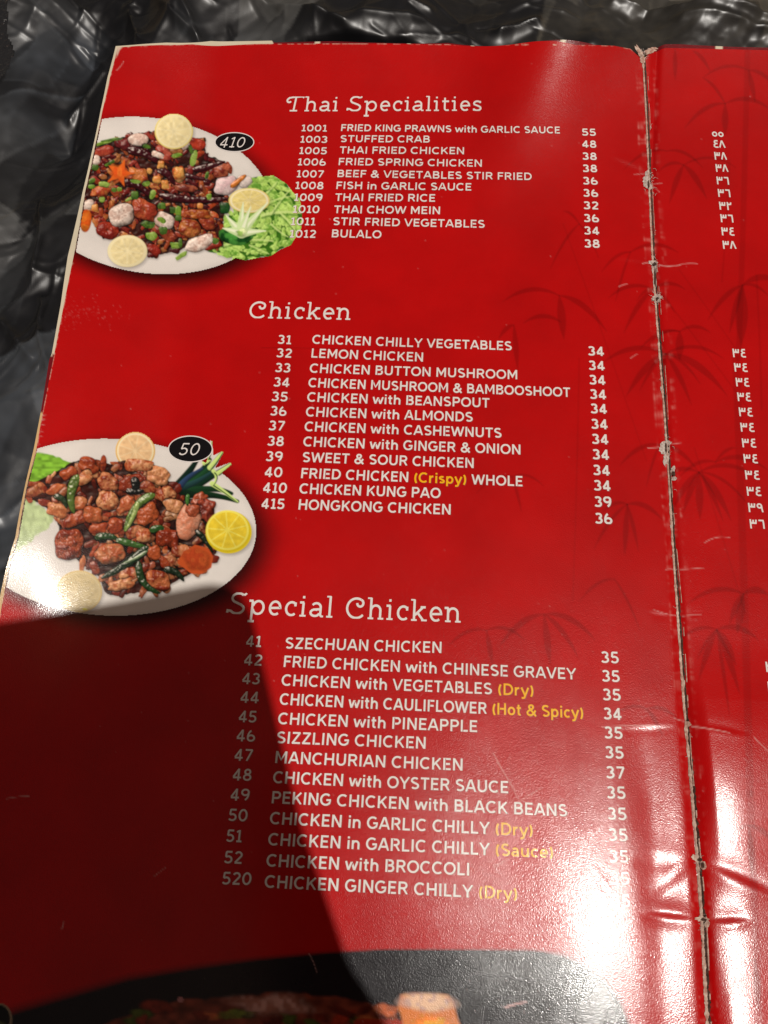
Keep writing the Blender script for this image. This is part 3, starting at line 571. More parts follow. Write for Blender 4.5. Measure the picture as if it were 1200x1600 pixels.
for i, (x, y, rx, ry, a) in enumerate([(385, 215, 48, 34, .3), (365, 270, 44, 26, -.6), (300, 250, 36, 26, -.5), (470, 290, 48, 38, .8), (470, 370, 50, 42, .3), (550, 385, 52, 30, -.9), (570, 290, 56, 32, -.4), (690, 260, 48, 40, .2), (640, 430, 52, 40, -.7), (640, 310, 40, 28, .2), (725, 340, 40, 36, 0), (340, 380, 40, 30, 0), (330, 450, 56, 30, -.5), (250, 410, 46, 30, .3), (500, 480, 36, 36, 0), (590, 505, 40, 30, -.5), (625, 520, 34, 30, 0), (405, 430, 42, 36, 0), (730, 530, 50, 44, .2), (755, 390, 44, 30, .3), (670, 595, 34, 32, 0), (690, 715, 50, 42, .1), (560, 690, 44, 30, -.3), (480, 600, 66, 46, -.2), (300, 560, 60, 70, 0), (530, 735, 54, 24, -.3), (430, 490, 36, 24, 0), (790, 590, 40, 30, 0), (605, 215, 62, 28, .1), (240, 320, 40, 20, -.4)]):
    f2blob(x, y, rx, ry, a, [(184, 84, 44), (200, 112, 66), (160, 62, 32), (208, 130, 84)][i % 4], [(132, 44, 22), (214, 148, 100), (180, 84, 44)][i % 3], seed=800 + i, hi=.35, rag=.13, lump=.5)
f2blob(895, 410, 42, 48, .3, (120, 44, 34), (160, 66, 44), seed=871)
f2blob(820, 462, 50, 78, .25, (230, 160, 128), (214, 130, 96), seed=872, rag=.13, rim=.15, lump=.25); f2blob(840, 412, 30, 26, 0, (170, 80, 50), seed=875, alpha=.7)
for i, (p, c, q, w, col) in enumerate([((336, 265), (290, 340), (322, 420), 15, (92, 116, 48)), ((668, 345), (580, 370), (545, 500), 13, (96, 124, 52)), ((600, 380), (590, 430), (548, 500), 8, (150, 170, 90)), ((420, 530), (470, 515), (510, 535), 12, (40, 74, 34)), ((510, 540), (580, 560), (642, 574), 11, (60, 100, 40)), ((640, 575), (560, 650), (445, 705), 14, (24, 50, 26)), ((605, 640), (600, 740), (695, 772), 12, (34, 66, 30)), ((720, 670), (770, 665), (800, 718), 11, (26, 44, 26)), ((585, 275), (600, 310), (580, 335), 14, (18, 24, 22)), ((555, 325), (590, 335), (625, 325), 9, (16, 22, 20)), ((820, 345), (815, 370), (818, 390), 7, (70, 120, 50)), ((855, 500), (900, 540), (925, 590), 9, (24, 40, 24)), ((660, 500), (690, 480), (712, 492), 11, (50, 90, 40)), ((240, 350), (280, 350), (290, 400), 10, (40, 60, 34)), ((640, 590), (600, 620), (540, 640), 5, (120, 140, 100))]):
    r2_.tube([f2(*p), f2(*c), f2(*q)], w * 1.1, w * .6, srgb(col), hi=.9, seed=i)
r2_.shade()
d2.polygon([f2(*p) for p in [(775, 640), (800, 590), (850, 562), (905, 575), (930, 615), (920, 660), (880, 688), (835, 690)]], srgb((188, 78, 34)), soft=1.6, rag=1, seed=3); d2.blob(*f2(858, 625), 21, 17, .2, srgb((192, 84, 38)), srgb((160, 58, 26)), seed=876, soft=6, rim=.3, lump=.4, alpha=.9)
shadow_under(d2, *f2(997, 506), 36, 33); shadow_under(d2, *f2(345, 765), 36, 32)
d2.lemon(*f2(997, 506), 36, 33.5, srgb((216, 190, 30)), srgb((236, 222, 96)), srgb((226, 196, 52)), 9, .25, .75, off=(-2, -3))
d2.lemon(*f2(345, 765), 36, 33, srgb((206, 178, 120)), srgb((206, 186, 140)), srgb((198, 176, 128)), 9, .25, .3)
d2.disc(*f2(370, 842), 4, 1.6, srgb((200, 190, 40)))

d1.blur(2); d2.blur(2)
# ================================================================== the menu
menu = empty('menu', 'open red restaurant menu with a worn, cracked fold, lying on a black plastic bag', 'menu')
def page_mesh(name, Lpx, Rpx, Tpx, ns, ntt, mats, canvas, lift=0.0, thick=.35, label=None, colfn=None, y_end=1760):
    """card between a left and a right edge curve; rows run down the page"""
    lx, ly, _ = surf(*np.array(Lpx, float).T, lift=lift); rx, ry, _ = surf(*np.array(Rpx, float).T, lift=lift); tx, ty, _ = surf(*np.array(Tpx, float).T, lift=lift)
    t = np.linspace(0, 1, ntt); s = np.linspace(0, 1, ns)
    LY = ly[0] + (ly[-1] - ly[0]) * t; RY = ry[0] + (ry[-1] - ry[0]) * t
    o = np.argsort(ly); LX = np.interp(LY, ly[o], lx[o]); o = np.argsort(ry); RX = np.interp(RY, ry[o], rx[o])
    X = LX[:, None] * (1 - s) + RX[:, None] * s; Y = LY[:, None] * (1 - s) + RY[:, None] * s
    o = np.argsort(tx); dy = np.interp(X[0], tx[o], ty[o]) - Y[0]
    Y = Y + dy[None] * ((1 - t) ** 6)[:, None]
    Z = height(X, Y) + lift
    px, py = topx(X, Y, Z)
    V = np.stack([X, Y, Z], -1).reshape(-1, 3); F = grid_faces(ntt, ns)
    col = canvas.sample(px, py).reshape(-1, 3) if colfn is None else colfn(px, py).reshape(-1, 3)
    o = mesh_obj(name, V, F, mats, menu, col=col, smooth=True)
    # cut edges of the card
    for nm, idx in (('cut_edge', (slice(None), 0)), ('cut_edge', (0, slice(None))), ('cut_edge', (slice(None), -1)) if name == 'back_leaf' else (None, None)):
        if nm is None: continue
        e = np.stack([X[idx], Y[idx], Z[idx]], 1); n_ = len(e); b = e.copy(); b[:, 2] -= thick
        out = np.array([-.12, 0, 0]) if idx[1] == 0 else np.array([0, .12, 0]); b = b + out
        mesh_obj(nm, np.vstack([e, b]), np.stack([np.arange(n_ - 1), np.arange(n_ - 1) + n_, np.arange(n_ - 1) + n_ + 1, np.arange(n_ - 1) + 1], 1), m_edge, o)
    if label: o['label'] = label
    return o
LEFT = [(184, 74), (172, 120), (160, 173), (147, 235), (133, 300), (116, 396), (100, 475), (85, 552), (67, 642), (57, 700), (41, 764), (28, 839), (14, 887), (0, 962), (-14, 1040), (-30, 1130), (-52, 1250), (-78, 1400), (-105, 1560), (-135, 1760)]
fold = [(fx_at(y), y) for y in (94, 150, 200, 280, 350, 412, 500, 640, 745, 850, 950, 1100, 1200, 1345, 1440, 1600, 1760)]
TOP = [(184, 74), (200, 73), (260, 70), (300, 69), (400, 68.5), (500, 68), (600, 68), (700, 69), (800, 69.5), (900, 70.5), (960, 71.5), (985, 76), (1005, 94)]
# worn white line along the cut edges, painted into the ink
for pts, w in ((LEFT, 1.6), (TOP, 1.4)):
    for (a, b) in zip(pts[:-1], pts[1:]):
        L_ = math.hypot(b[0] - a[0], b[1] - a[1]); n_ = max(1, int(L_ / 5))
        for i in range(n_):
            if random.random() < .55:
                u0 = i / n_; u1 = (i + random.uniform(.5, 1.3)) / n_
                p = (a[0] + (b[0] - a[0]) * u0, a[1] + (b[1] - a[1]) * u0); q = (a[0] + (b[0] - a[0]) * u1, a[1] + (b[1] - a[1]) * u1)
                cv.stroke([p, ((p[0] + q[0]) / 2, (p[1] + q[1]) / 2), q], w * random.uniform(.3, 1.4), w * .4, srgb((210, 180, 160)), soft=1.2, alpha=random.uniform(.4, .95))
for i in range(60):
    u = random.random(); a = LEFT[8]; b = LEFT[12]; x0 = a[0] + (b[0] - a[0]) * u; y0 = a[1] + (b[1] - a[1]) * u
    l_ = random.uniform(1, 9) * (1 - u * .5); cv.stroke([(x0, y0), (x0 + l_ / 2, y0 - .5), (x0 + l_, y0 - 1)], .9, .4, SCR, soft=1.2, alpha=random.uniform(.2, .7))
cv.polygon([(183, 73), (192, 73), (187, 78), (182, 90)], srgb((210, 185, 165)), soft=1.2)
left_leaf = page_mesh('left_leaf', LEFT, fold, TOP, 560, 860, [m_page], cv, label='red left leaf listing dishes and prices in English')
RIGHT = [(1330, 84), (1345, 400), (1360, 800), (1372, 1100), (1380, 1400), (1385, 1760)]
TOPR = [(1005, 94), (1012, 86), (1022, 79), (1040, 75), (1100, 76), (1200, 78.5), (1330, 84)]
right_leaf = page_mesh('right_leaf', fold, RIGHT, TOPR, 190, 860, [m_page], cv, label='red right leaf with Arabic numerals and a faint bamboo print')
# leaves underneath, seen as slivers along the left and top edges
BL = [(181, 70), (168, 120), (157, 173), (144, 235), (129, 300), (106, 400), (95, 475), (81, 552), (77, 562), (64, 642), (53, 700), (38, 764), (24, 839), (9, 890), (-6, 962), (-20, 1040), (-40, 1130), (-70, 1300), (-160, 1760)]
BT = [(181, 72), (210, 70), (260, 66.5), (330, 64), (425, 63.5), (428, 66.5), (520, 64.5), (560, 66), (640, 68), (700, 67), (830, 68), (1000, 84), (1018, 74), (1040, 69), (1060, 69), (1140, 73), (1330, 78)]
def backcol(px, py):
    W = srgb((208, 196, 170)); D = srgb((110, 14, 22)); Y_ = srgb((205, 170, 120))
    w = np.where((py < 555)[..., None], W, np.where((py < 645)[..., None], D, Y_ * np.ones(3)))
    top = (py < 84) & (px > 427); w = np.where(top[..., None], D, w)
    chip = (np.sin(px * .13) + np.sin(px * .051 + 1) > 1.75) & top
    w = np.where(chip[..., None], W, w)
    return w
back = page_mesh('back_leaf', BL, RIGHT, BT, 420, 420, [m_page], cv, lift=-1.1, colfn=backcol, label='lower leaf showing as a cream and dark red sliver')

# ---- decals: grid pieces of print that follow the card
def decal(name, canvas, inside, box, step, lift, parent, mats):
    x = np.arange(box[0], box[2] + step, step); y = np.arange(box[1], box[3] + step, step)
    px, py = np.meshgrid(x, y); ok = inside(px, py)
    X, Y, Z = surf(px, py, lift); V = np.stack([X, Y, Z], -1).reshape(-1, 3); F = grid_faces(len(y), len(x)); k = ok.ravel()
    F = F[k[F].all(1)]; u, inv = np.unique(F, return_inverse=True); F = inv.reshape(-1, 4)
    return mesh_obj(name, V[u], F, mats, parent, col=canvas.sample(px, py).reshape(-1, 3)[u], smooth=True)
def pip(poly, px, py):
    P = np.array(poly); q = np.zeros(px.shape, bool)
    for i in range(len(P)):
        a, b = P[i], P[(i + 1) % len(P)]
        q ^= ((a[1] > py) != (b[1] > py)) & (px < (b[0] - a[0]) * (py - a[1]) / (b[1] - a[1] + 1e-12) + a[0])
    return q
edgex = lambda py: np.interp(py, [p[1] for p in LEFT], [p[0] for p in LEFT])
fan = [f2(*p) for p in [(880, 250), (905, 180), (915, 105), (928, 108), (930, 170), (968, 152), (978, 158), (940, 225), (1005, 200), (1014, 212), (960, 255), (1000, 300), (1042, 376), (1020, 378), (920, 330)]]
ph1 = decal('dish_photo', d1, lambda x, y: ((ell_d(EL1, x, y) < 0) | pip(LETTUCE, x, y) | (np.hypot((x - f1(545, 165)[0]) / 30, (y - f1(545, 165)[1]) / 28) < 1)) & (x > edgex(y) + 1.6), (110, 170, 480, 436), 1.0, .05, left_leaf, [m_page])
ph1['label'] = 'printed photo of a chilli dish with lemon and lettuce on a white plate'
ph2 = decal('dish_photo', d2, lambda x, y: ((ell_d(EL2, x, y) < 0) | pip(fan, x, y) | (np.hypot((x - f2(590, 152)[0]) / 31, (y - f2(590, 152)[1]) / 30) < 1)) & (x > edgex(y) + 1.2), (0, 672, 410, 970), 1.0, .05, left_leaf, [m_page])
ph2['label'] = 'printed photo of fried chicken and green beans on a white plate'

# ================================================================== lettering
def arc(cx, cy, rx, ry, a0, a1, n=10):
    return [(cx + rx * math.cos(math.radians(a0 + (a1 - a0) * i / n)), cy + ry * math.sin(math.radians(a0 + (a1 - a0) * i / n))) for i in range(n + 1)]
G = {}
t_, b_, h_ = .925, .075, .5
G['A'] = (.80, [[(.05, -.02), (.37, .97)], [(.43, .97), (.75, -.02)], [(.33, .94), (.47, .94)], [(.17, .30), (.63, .30)]])
G['B'] = (.74, [[(.13, 0), (.13, 1)], [(.13, t_), (.40, t_)] + arc(.40, .73, .19, .195, 90, -90) + [(.13, .535)], [(.13, .515), (.43, .515)] + arc(.43, .295, .21, .22, 90, -90) + [(.13, b_)]])
G['C'] = (.80, [arc(.44, .5, .36, .43, 48, 312, 20)])
G['D'] = (.82, [[(.13, 0), (.13, 1)], [(.13, t_), (.36, t_)] + arc(.36, .5, .37, .425, 90, -90, 14) + [(.13, b_)]])
G['E'] = (.66, [[(.13, 0), (.13, 1)], [(.13, t_), (.61, t_)], [(.13, .51), (.56, .51)], [(.13, b_), (.62, b_)]])
G['F'] = (.63, [[(.13, 0), (.13, 1)], [(.13, t_), (.60, t_)], [(.13, .50), (.55, .50)]])
G['G'] = (.84, [arc(.44, .5, .36, .43, 48, 325, 20) + [(.755, .22), (.755, .47)], [(.48, .46), (.82, .46)]])
G['H'] = (.82, [[(.13, 0), (.13, 1)], [(.69, 0), (.69, 1)], [(.13, .51), (.69, .51)]])
G['I'] = (.28, [[(.14, 0), (.14, 1)]])
G['K'] = (.76, [[(.13, 0), (.13, 1)], [(.16, .38), (.66, .98)], [(.33, .55), (.69, .0)]])
G['L'] = (.62, [[(.13, 0), (.13, 1)], [(.13, b_), (.60, b_)]])
G['M'] = (.96, [[(.13, 0), (.13, 1)], [(.83, 0), (.83, 1)], [(.15, .97), (.48, .28), (.81, .97)]])
G['N'] = (.83, [[(.13, 0), (.13, 1)], [(.70, 0), (.70, 1)], [(.15, .97), (.68, .03)]])
G['O'] = (.88, [arc(.44, .5, .365, .43, 0, 360, 26)])
G['P'] = (.72, [[(.13, 0), (.13, 1)], [(.13, t_), (.41, t_)] + arc(.41, .685, .22, .24, 90, -90) + [(.13, .445)]])
G['R'] = (.76, [[(.13, 0), (.13, 1)], [(.13, t_), (.41, t_)] + arc(.41, .70, .22, .225, 90, -90) + [(.13, .475)], [(.42, .47), (.68, .0)]])
G['S'] = (.70, [arc(.35, .715, .24, .215, 35, 200, 10) + [(.20, .58), (.50, .44)] + arc(.355, .285, .25, .215, 25, -145, 10)])
G['T'] = (.68, [[(.02, t_), (.66, t_)], [(.34, 0), (.34, .95)]])
G['U'] = (.82, [[(.13, 1), (.13, .36)] + arc(.41, .36, .28, .29, 180, 360, 12) + [(.69, 1)]])
G['V'] = (.76, [[(.04, 1.02), (.37, .03)], [(.72, 1.02), (.39, .03)]])
G['W'] = (1.12, [[(.05, 1.02), (.30, .03)], [(.30, .03), (.56, .95)], [(.56, .95), (.82, .03)], [(.82, .03), (1.07, 1.02)]])
G['Y'] = (.74, [[(.04, 1.01), (.37, .43)], [(.70, 1.01), (.37, .43)], [(.37, 0), (.37, .46)]])
G['Z'] = (.70, [[(.06, t_), (.64, t_)], [(.61, .95), (.08, .05)], [(.05, b_), (.66, b_)]])
G['&'] = (.86, [[(.80, .0), (.27, .66)] + arc(.40, .77, .17, .165, 215, -30, 10) + [(.50, .62), (.22, .46)] + arc(.33, .275, .235, .215, 145, 300, 10) + [(.62, .22), (.76, .50)]])
x_h = .70
G['w'] = (.92, [[(.04, .72), (.24, .03)], [(.24, .03), (.46, .66)], [(.46, .66), (.68, .03)], [(.68, .03), (.88, .72)]])
G['i'] = (.26, [[(.13, 0), (.13, .71)], [(.13, .84), (.13, 1.0)]])
G['t'] = (.42, [[(.18, .92), (.18, .20)] + arc(.31, .19, .13, .12, 180, 290, 5), [(.02, .64), (.38, .64)]])
G['h'] = (.66, [[(.11, 0), (.11, 1.02)], [(.11, .40)] + arc(.33, .41, .21, .23, 170, 0, 10) + [(.54, 0)]])
G['n'] = (.66, [[(.11, 0), (.11, .71)], [(.11, .40)] + arc(.33, .41, .21, .23, 170, 0, 10) + [(.54, 0)]])
G['r'] = (.44, [[(.11, 0), (.11, .71)], [(.11, .40)] + arc(.33, .38, .21, .26, 170, 75, 6)])
G['s'] = (.54, [arc(.27, .51, .17, .13, 40, 210, 8) + [(.36, .32)] + arc(.27, .20, .18, .13, 30, -145, 8)])
G['p'] = (.68, [[(.11, -.26), (.11, .71)], arc(.34, .355, .23, .29, 180, -180, 18)])
G['y'] = (.62, [[(.04, .71), (.31, .06)], [(.58, .71), (.30, -.08)] + arc(.17, -.09, .13, .11, 0, -80, 5) + [(.06, -.20)]])
G['o'] = (.68, [arc(.34, .355, .24, .29, 0, 360, 20)])
G['a'] = (.62, [arc(.29, .45, .19, .20, 150, 0, 8) + [(.50, 0)], arc(.27, .21, .19, .145, 75, 340, 12) + [(.50, .22)], [(.28, .36), (.50, .40)]])
G['u'] = (.66, [[(.11, .71), (.11, .29)] + arc(.32, .29, .21, .23, 180, 350, 10), [(.54, 0), (.54, .71)]])
G['c'] = (.58, [arc(.33, .355, .235, .29, 48, 312, 16)])
G['e'] = (.65, [[(.12, .355), (.55, .355)] + arc(.33, .355, .225, .29, 0, 315, 18)])
G['('] = (.34, [arc(.46, .42, .33, .62, 130, 230, 8)])
G[')'] = (.34, [arc(-.12, .42, .33, .62, 50, -50, 8)])
G[' '] = (.27, [])
G['0'] = (.68, [arc(.34, .5, .255, .43, 0, 360, 22)])
G['1'] = (.48, [[(.27, 0), (.27, .98)], [(.07, .80), (.27, .95)], [(.08, b_), (.46, b_)]])
G['2'] = (.62, [arc(.30, .70, .215, .225, 160, -25, 10) + [(.10, .09)], [(.07, b_), (.56, b_)]])
G['3'] = (.63, [arc(.28, .725, .21, .20, 150, -80, 10), arc(.28, .285, .245, .215, 85, -150, 12)])
G['4'] = (.66, [[(.43, 0), (.43, .98)], [(.43, .95), (.07, .30)], [(.05, .25), (.62, .25)]])
G['5'] = (.63, [[(.14, t_), (.54, t_)], [(.15, .95), (.12, .52)], [(.12, .50)] + arc(.29, .315, .245, .25, 115, -150, 14)])
G['6'] = (.66, [arc(.34, .30, .24, .235, 0, 360, 18), arc(.42, .38, .32, .56, 180, 108, 8)])
G['7'] = (.60, [[(.05, t_), (.56, t_)], [(.54, .93), (.20, 0)]])
G['8'] = (.66, [arc(.33, .735, .185, .19, 0, 360, 16), arc(.33, .285, .235, .22, 0, 360, 18)])
G['9'] = (.66, [arc(.32, .70, .24, .235, 0, 360, 18), arc(.24, .62, .32, .56, 0, -72, 8)])
# Arabic-Indic figures
AG = {'5': (.56, [arc(.28, .36, .20, .24, 0, 360, 16)]), '4': (.56, [[(.50, .90), (.22, .88), (.16, .70), (.26, .56), (.46, .54)], [(.30, .54), (.13, .40), (.12, .18), (.26, .08), (.52, .10)]]),
      '8': (.60, [[(.04, .06), (.28, .94)], [(.30, .94), (.56, .06)]]), '3': (.70, [[(.10, 0), (.10, .95)], [(.10, .80), (.14, .56), (.30, .56), (.36, .90)], [(.34, .70), (.40, .56), (.56, .56), (.60, .92)]]),
      '6': (.58, [[(.06, .86), (.46, .86), (.48, .60), (.48, .02)]]), '2': (.54, [[(.12, 0), (.12, .95)], [(.12, .82), (.20, .66), (.42, .70), (.46, .92)]]), '9': (.56, [arc(.26, .68, .18, .20, 0, 360, 14), [(.44, .68), (.46, .30), (.50, .04)]])}
# script slab for the headings
def slab(x, y, w=.10): return [(x - w, y), (x + w, y)]
HG = {}
HG['T'] = (.86, [[(.40, .03), (.46, .93)], [(.22, .04), (.58, .04)], [(.80, .90), (.84, .96), (.30, .95), (.12, .90)] + arc(.14, .74, .10, .13, 110, 330, 8)])
HG['h'] = (.66, [[(.14, .03), (.14, .98)], slab(.08, .98, .08), slab(.14, .03, .11), [(.14, .42)] + arc(.33, .42, .18, .22, 165, 0, 8) + [(.51, .03)], slab(.53, .03, .11)])
HG['a'] = (.60, [arc(.29, .46, .17, .18, 150, 0, 8) + [(.46, .10), (.50, .03), (.58, .03)], arc(.25, .20, .17, .15, 60, 350, 12), [(.27, .35), (.46, .37)]])
HG['i'] = (.34, [[(.17, .03), (.17, .65)], slab(.11, .65, .08), slab(.17, .03, .12), [(.17, .84), (.17, .95)]])
HG['S'] = (.78, [arc(.40, .74, .24, .22, 40, 205, 10) + [(.24, .58), (.52, .44)] + arc(.38, .26, .26, .23, 25, -150, 10), [(.60, .88), (.70, .99)], [(.16, .14), (.03, .16), (.02, .05)]])
HG['p'] = (.68, [[(.14, -.30), (.14, .64)], slab(.08, .64, .08), slab(.14, -.30, .12), arc(.37, .34, .21, .30, 165, -165, 16)])
HG['e'] = (.58, [[(.10, .34), (.50, .36)] + arc(.30, .345, .20, .30, 5, 310, 16)])
HG['c'] = (.54, [arc(.31, .345, .21, .30, 50, 312, 14), [(.45, .46), (.45, .64)]])
HG['l'] = (.34, [[(.17, .03), (.17, .98)], slab(.11, .98, .08), slab(.17, .03, .12)])
HG['t'] = (.44, [[(.18, .88), (.18, .20)] + arc(.30, .18, .12, .14, 180, 310, 6), [(.05, .64), (.38, .64)]])
HG['s'] = (.52, [arc(.26, .50, .16, .14, 35, 210, 8) + [(.34, .31)] + arc(.26, .18, .17, .15, 30, -150, 8), [(.40, .52), (.40, .66)], [(.10, .02), (.10, .16)]])
HG['C'] = (.84, [arc(.46, .48, .36, .45, 62, 318, 20), [(.64, .88)] + arc(.60, .72, .12, .16, 60, -180, 10)])
HG['k'] = (.64, [[(.14, .03), (.14, .98)], slab(.08, .98, .08), slab(.14, .03, .11), [(.16, .26), (.46, .62)], [(.27, .38), (.50, .03)], slab(.48, .64, .10), slab(.53, .03, .11)])
HG['n'] = (.66, [[(.14, .03), (.14, .65)], slab(.08, .65, .08), slab(.14, .03, .11), [(.14, .42)] + arc(.33, .42, .18, .22, 165, 0, 8) + [(.51, .03)], slab(.53, .03, .11)])
HG[' '] = (.30, [])
def ribbon(P, hw):
    Q = [P[0]]
    for p in P[1:]:
        if math.hypot(p[0] - Q[-1][0], p[1] - Q[-1][1]) > 1e-5: Q.append(p)
    P = [np.array(p, float) for p in Q]; n = len(P)
    closed = n > 3 and np.hypot(*(P[0] - P[-1])) < 1e-6
    nor = []
    for i in range(n - 1):
        d = P[i + 1] - P[i]; d /= max(np.hypot(*d), 1e-9); nor.append(np.array([-d[1], d[0]]))
    out = []
    for i in range(n):
        if closed: a, b = nor[(i - 1) % (n - 1)], nor[i % (n - 1)]
        else: a, b = nor[max(i - 1, 0)], nor[min(i, n - 2)]
        m = a + b; l = m @ m
        m = m * (2 / l) if l > 1.0 else (m / max(math.sqrt(l), 1e-6))
        out.append((P[i] + m * hw, P[i] - m * hw))
    return out
SINK = {}
def lettering(name, spans, x0, y0, x1, y1, cap, hw, font, parent, lift=.10, slant=0., ghost=True, squeeze=None):
    """spans = [(text, material index)], from photo point (x0,y0) to (x1,y1) given at mid cap height"""
    tr = .075 if font is G else .05
    total = sum(font[c][0] + tr for s, _ in spans for c in s) - tr
    L = math.hypot(x1 - x0, y1 - y0); k = L / total; dx, dy = (x1 - x0) / L, (y1 - y0) / L
    V = []; F = []; MI = []; pen = 0.; lev = 0
    def tp(gx, gy):
        gy2 = min(gy, 1.0) if gy > .9 else gy
        a = (pen + gx + slant * gy) * k; bx_, by_ = x0 + dx * a, y0 + dy * a
        ux, uy = 795 - bx_, -2400 - by_; l = math.hypot(ux, uy); ux, uy = ux / l, uy / l
        h = (gy2 - .5) * cap
        return bx_ + ux * h, by_ + uy * h
    for s, mi in spans:
        for ch in s:
            for st in font[ch][1]:
                # stroke half width is given in cap units; compensate the horizontal scale
                r = k / cap; pts = [(p[0] * r, p[1]) for p in st]
                rb = ribbon(pts, hw); base = len(V)
                for (a, b) in rb:
                    for q in (a, b):
                        g = (q[0] / r, min(max(q[1], -.35), 1.03) if q[1] > .5 else (max(q[1], 0) if min(p[1] for p in st) >= -.03 and ch not in '()&' else q[1]))
                        X_, Y_ = tp(*g); V.append((X_, Y_, lev))
                for i in range(len(rb) - 1): F.append((base + 2 * i, base + 2 * i + 1, base + 2 * i + 3, base + 2 * i + 2)); MI.append(mi)
                lev += 1
            pen += font[ch][0] + tr
    V = np.array(V); n = len(V)
    if ghost:
        V = np.vstack([V, V + np.array([cap * .06, cap * .045, 0])]); Fg = [tuple(i + n for i in f) for f in F]; F = F + Fg; MI = MI + [2] * len(Fg)
    X, Y, Z = surf(V[:, 0], V[:, 1], lift)
    Z = Z + (V[:, 2] % 9) * .006
    if ghost: Z[n:] -= .035
    o = mesh_obj(name, np.stack([X, Y, Z], 1), np.array(F), [m_white, m_yel, m_ghost], parent, mi=MI)
    # make every face look up
    me = o.data; nr = np.zeros(len(me.polygons) * 3); me.polygons.foreach_get('normal', nr)
    if (nr.reshape(-1, 3)[:, 2] < 0).mean() > .5: me.flip_normals()
    return o
W_, Y__ = 0, 1
# block one
z1 = lambda x, y: (430 + x / 2.264, 130 + y / 2.264)
n1 = ['1001', '1003', '1005', '1006', '1007', '1008', '1009', '1010', '1011', '1012']
t1 = ['FRIED KING PRAWNS with GARLIC SAUCE', 'STUFFED CRAB', 'THAI FRIED CHICKEN', 'FRIED SPRING CHICKEN', 'BEEF & VEGETABLES STIR FRIED', 'FISH in GARLIC SAUCE', 'THAI FRIED RICE', 'THAI CHOW MEIN', 'STIR FRIED VEGETABLES', 'BULALO']
nl1 = [92, 88, 84, 79, 75, 70, 66, 61, 54, 50]; nr1 = [184, 186, 184, 180, 172, 172, 168, 157, 143, 145]; ny1 = [158, 198, 238, 278, 320, 361, 403, 445, 488, 532]
tl1 = [232, 230, 228, 223, 219, 215, 212, 208, 204, 199]; tr1 = [1008, 548, 670, 733, 908, 695, 567, 585, 742, 376]
ta1 = [157, 196, 236, 277, 319, 361, 403, 446, 488, 531]; tb1 = [166, 198, 239, 283, 330, 367, 406, 450, 498, 535]
p1 = ['55', '48', '38', '38', '36', '36', '32', '36', '34', '38']; py1 = [173, 215, 258, 301, 345, 388, 432, 477, 521, 567]
HWB = .092
for i in range(10):
    cap = (24 + .45 * i) / 2.264; lettering('dish_number', [(n1[i], 0)], *z1(nl1[i], ny1[i]), *z1(nr1[i], ny1[i] + 1.5), cap, HWB, G, left_leaf)
    lettering('dish_name', [(t1[i], 0)], *z1(tl1[i], ta1[i]), *z1(tr1[i], tb1[i]), cap, HWB, G, left_leaf)
    lettering('price', [(p1[i], 0)], *z1(1084 + 1.0 * i, py1[i] - .5), *z1(1135 + 1.5 * i, py1[i] + 1), cap * 1.04, HWB * 1.1, G, left_leaf)
# block two
z2 = lambda x, y: (380 + x / 2., 440 + y / 2.)
rows2 = [('31', 108, 151, 180, [('CHICKEN CHILLY VEGETABLES', 0)], 216, 840, 180, 201), ('32', 104, 153, 222, [('LEMON CHICKEN', 0)], 212, 564, 223, 236), ('33', 100, 149, 268, [('CHICKEN BUTTON MUSHROOM', 0)], 208, 858, 270, 291),
    ('34', 95, 146, 313, [('CHICKEN MUSHROOM & BAMBOOSHOOT', 0)], 204, 1022, 315, 346), ('35', 89, 140, 358, [('CHICKEN with BEANSPOUT', 0)], 200, 770, 360, 379), ('36', 85, 136, 403, [('CHICKEN with ALMONDS', 0)], 196, 718, 406, 423),
    ('37', 80, 130, 449, [('CHICKEN with CASHEWNUTS', 0)], 192, 808, 452, 473), ('38', 76, 128, 497, [('CHICKEN with GINGER & ONION', 0)], 188, 868, 499, 525), ('39', 71, 124, 545, [('SWEET & SOUR CHICKEN', 0)], 185, 722, 548, 567),
    ('40', 67, 123, 594, [('FRIED CHICKEN ', 0), ('(Crispy)', 1), (' WHOLE', 0)], 180, 874, 598, 624), ('410', 62, 137, 643, [('CHICKEN KUNG PAO', 0)], 176, 617, 646, 661), ('415', 57, 130, 693, [('HONGKONG CHICKEN', 0)], 172, 650, 696, 712)]
p2 = ['34'] * 10 + ['39', '36']; py2 = [217, 262, 307, 352, 397, 445, 492, 540, 589, 637, 688, 740]
for i, (n, a, b, y, sp, l, r, ya, yb) in enumerate(rows2):
    cap = (28 + .42 * i) / 2.; lettering('dish_number', [(n, 0)], *z2(a, y), *z2(b, y + 2), cap, HWB * .93, G, left_leaf)
    lettering('dish_name', sp, *z2(l, ya), *z2(r, yb), cap, HWB * .95, G, left_leaf)
    lettering('price', [(p2[i], 0)], *z2(1077 + 2. * i, py2[i] - 1), *z2(1128 + 2.3 * i, py2[i] + 1), cap * 1.04, HWB * 1.05, G, left_leaf)
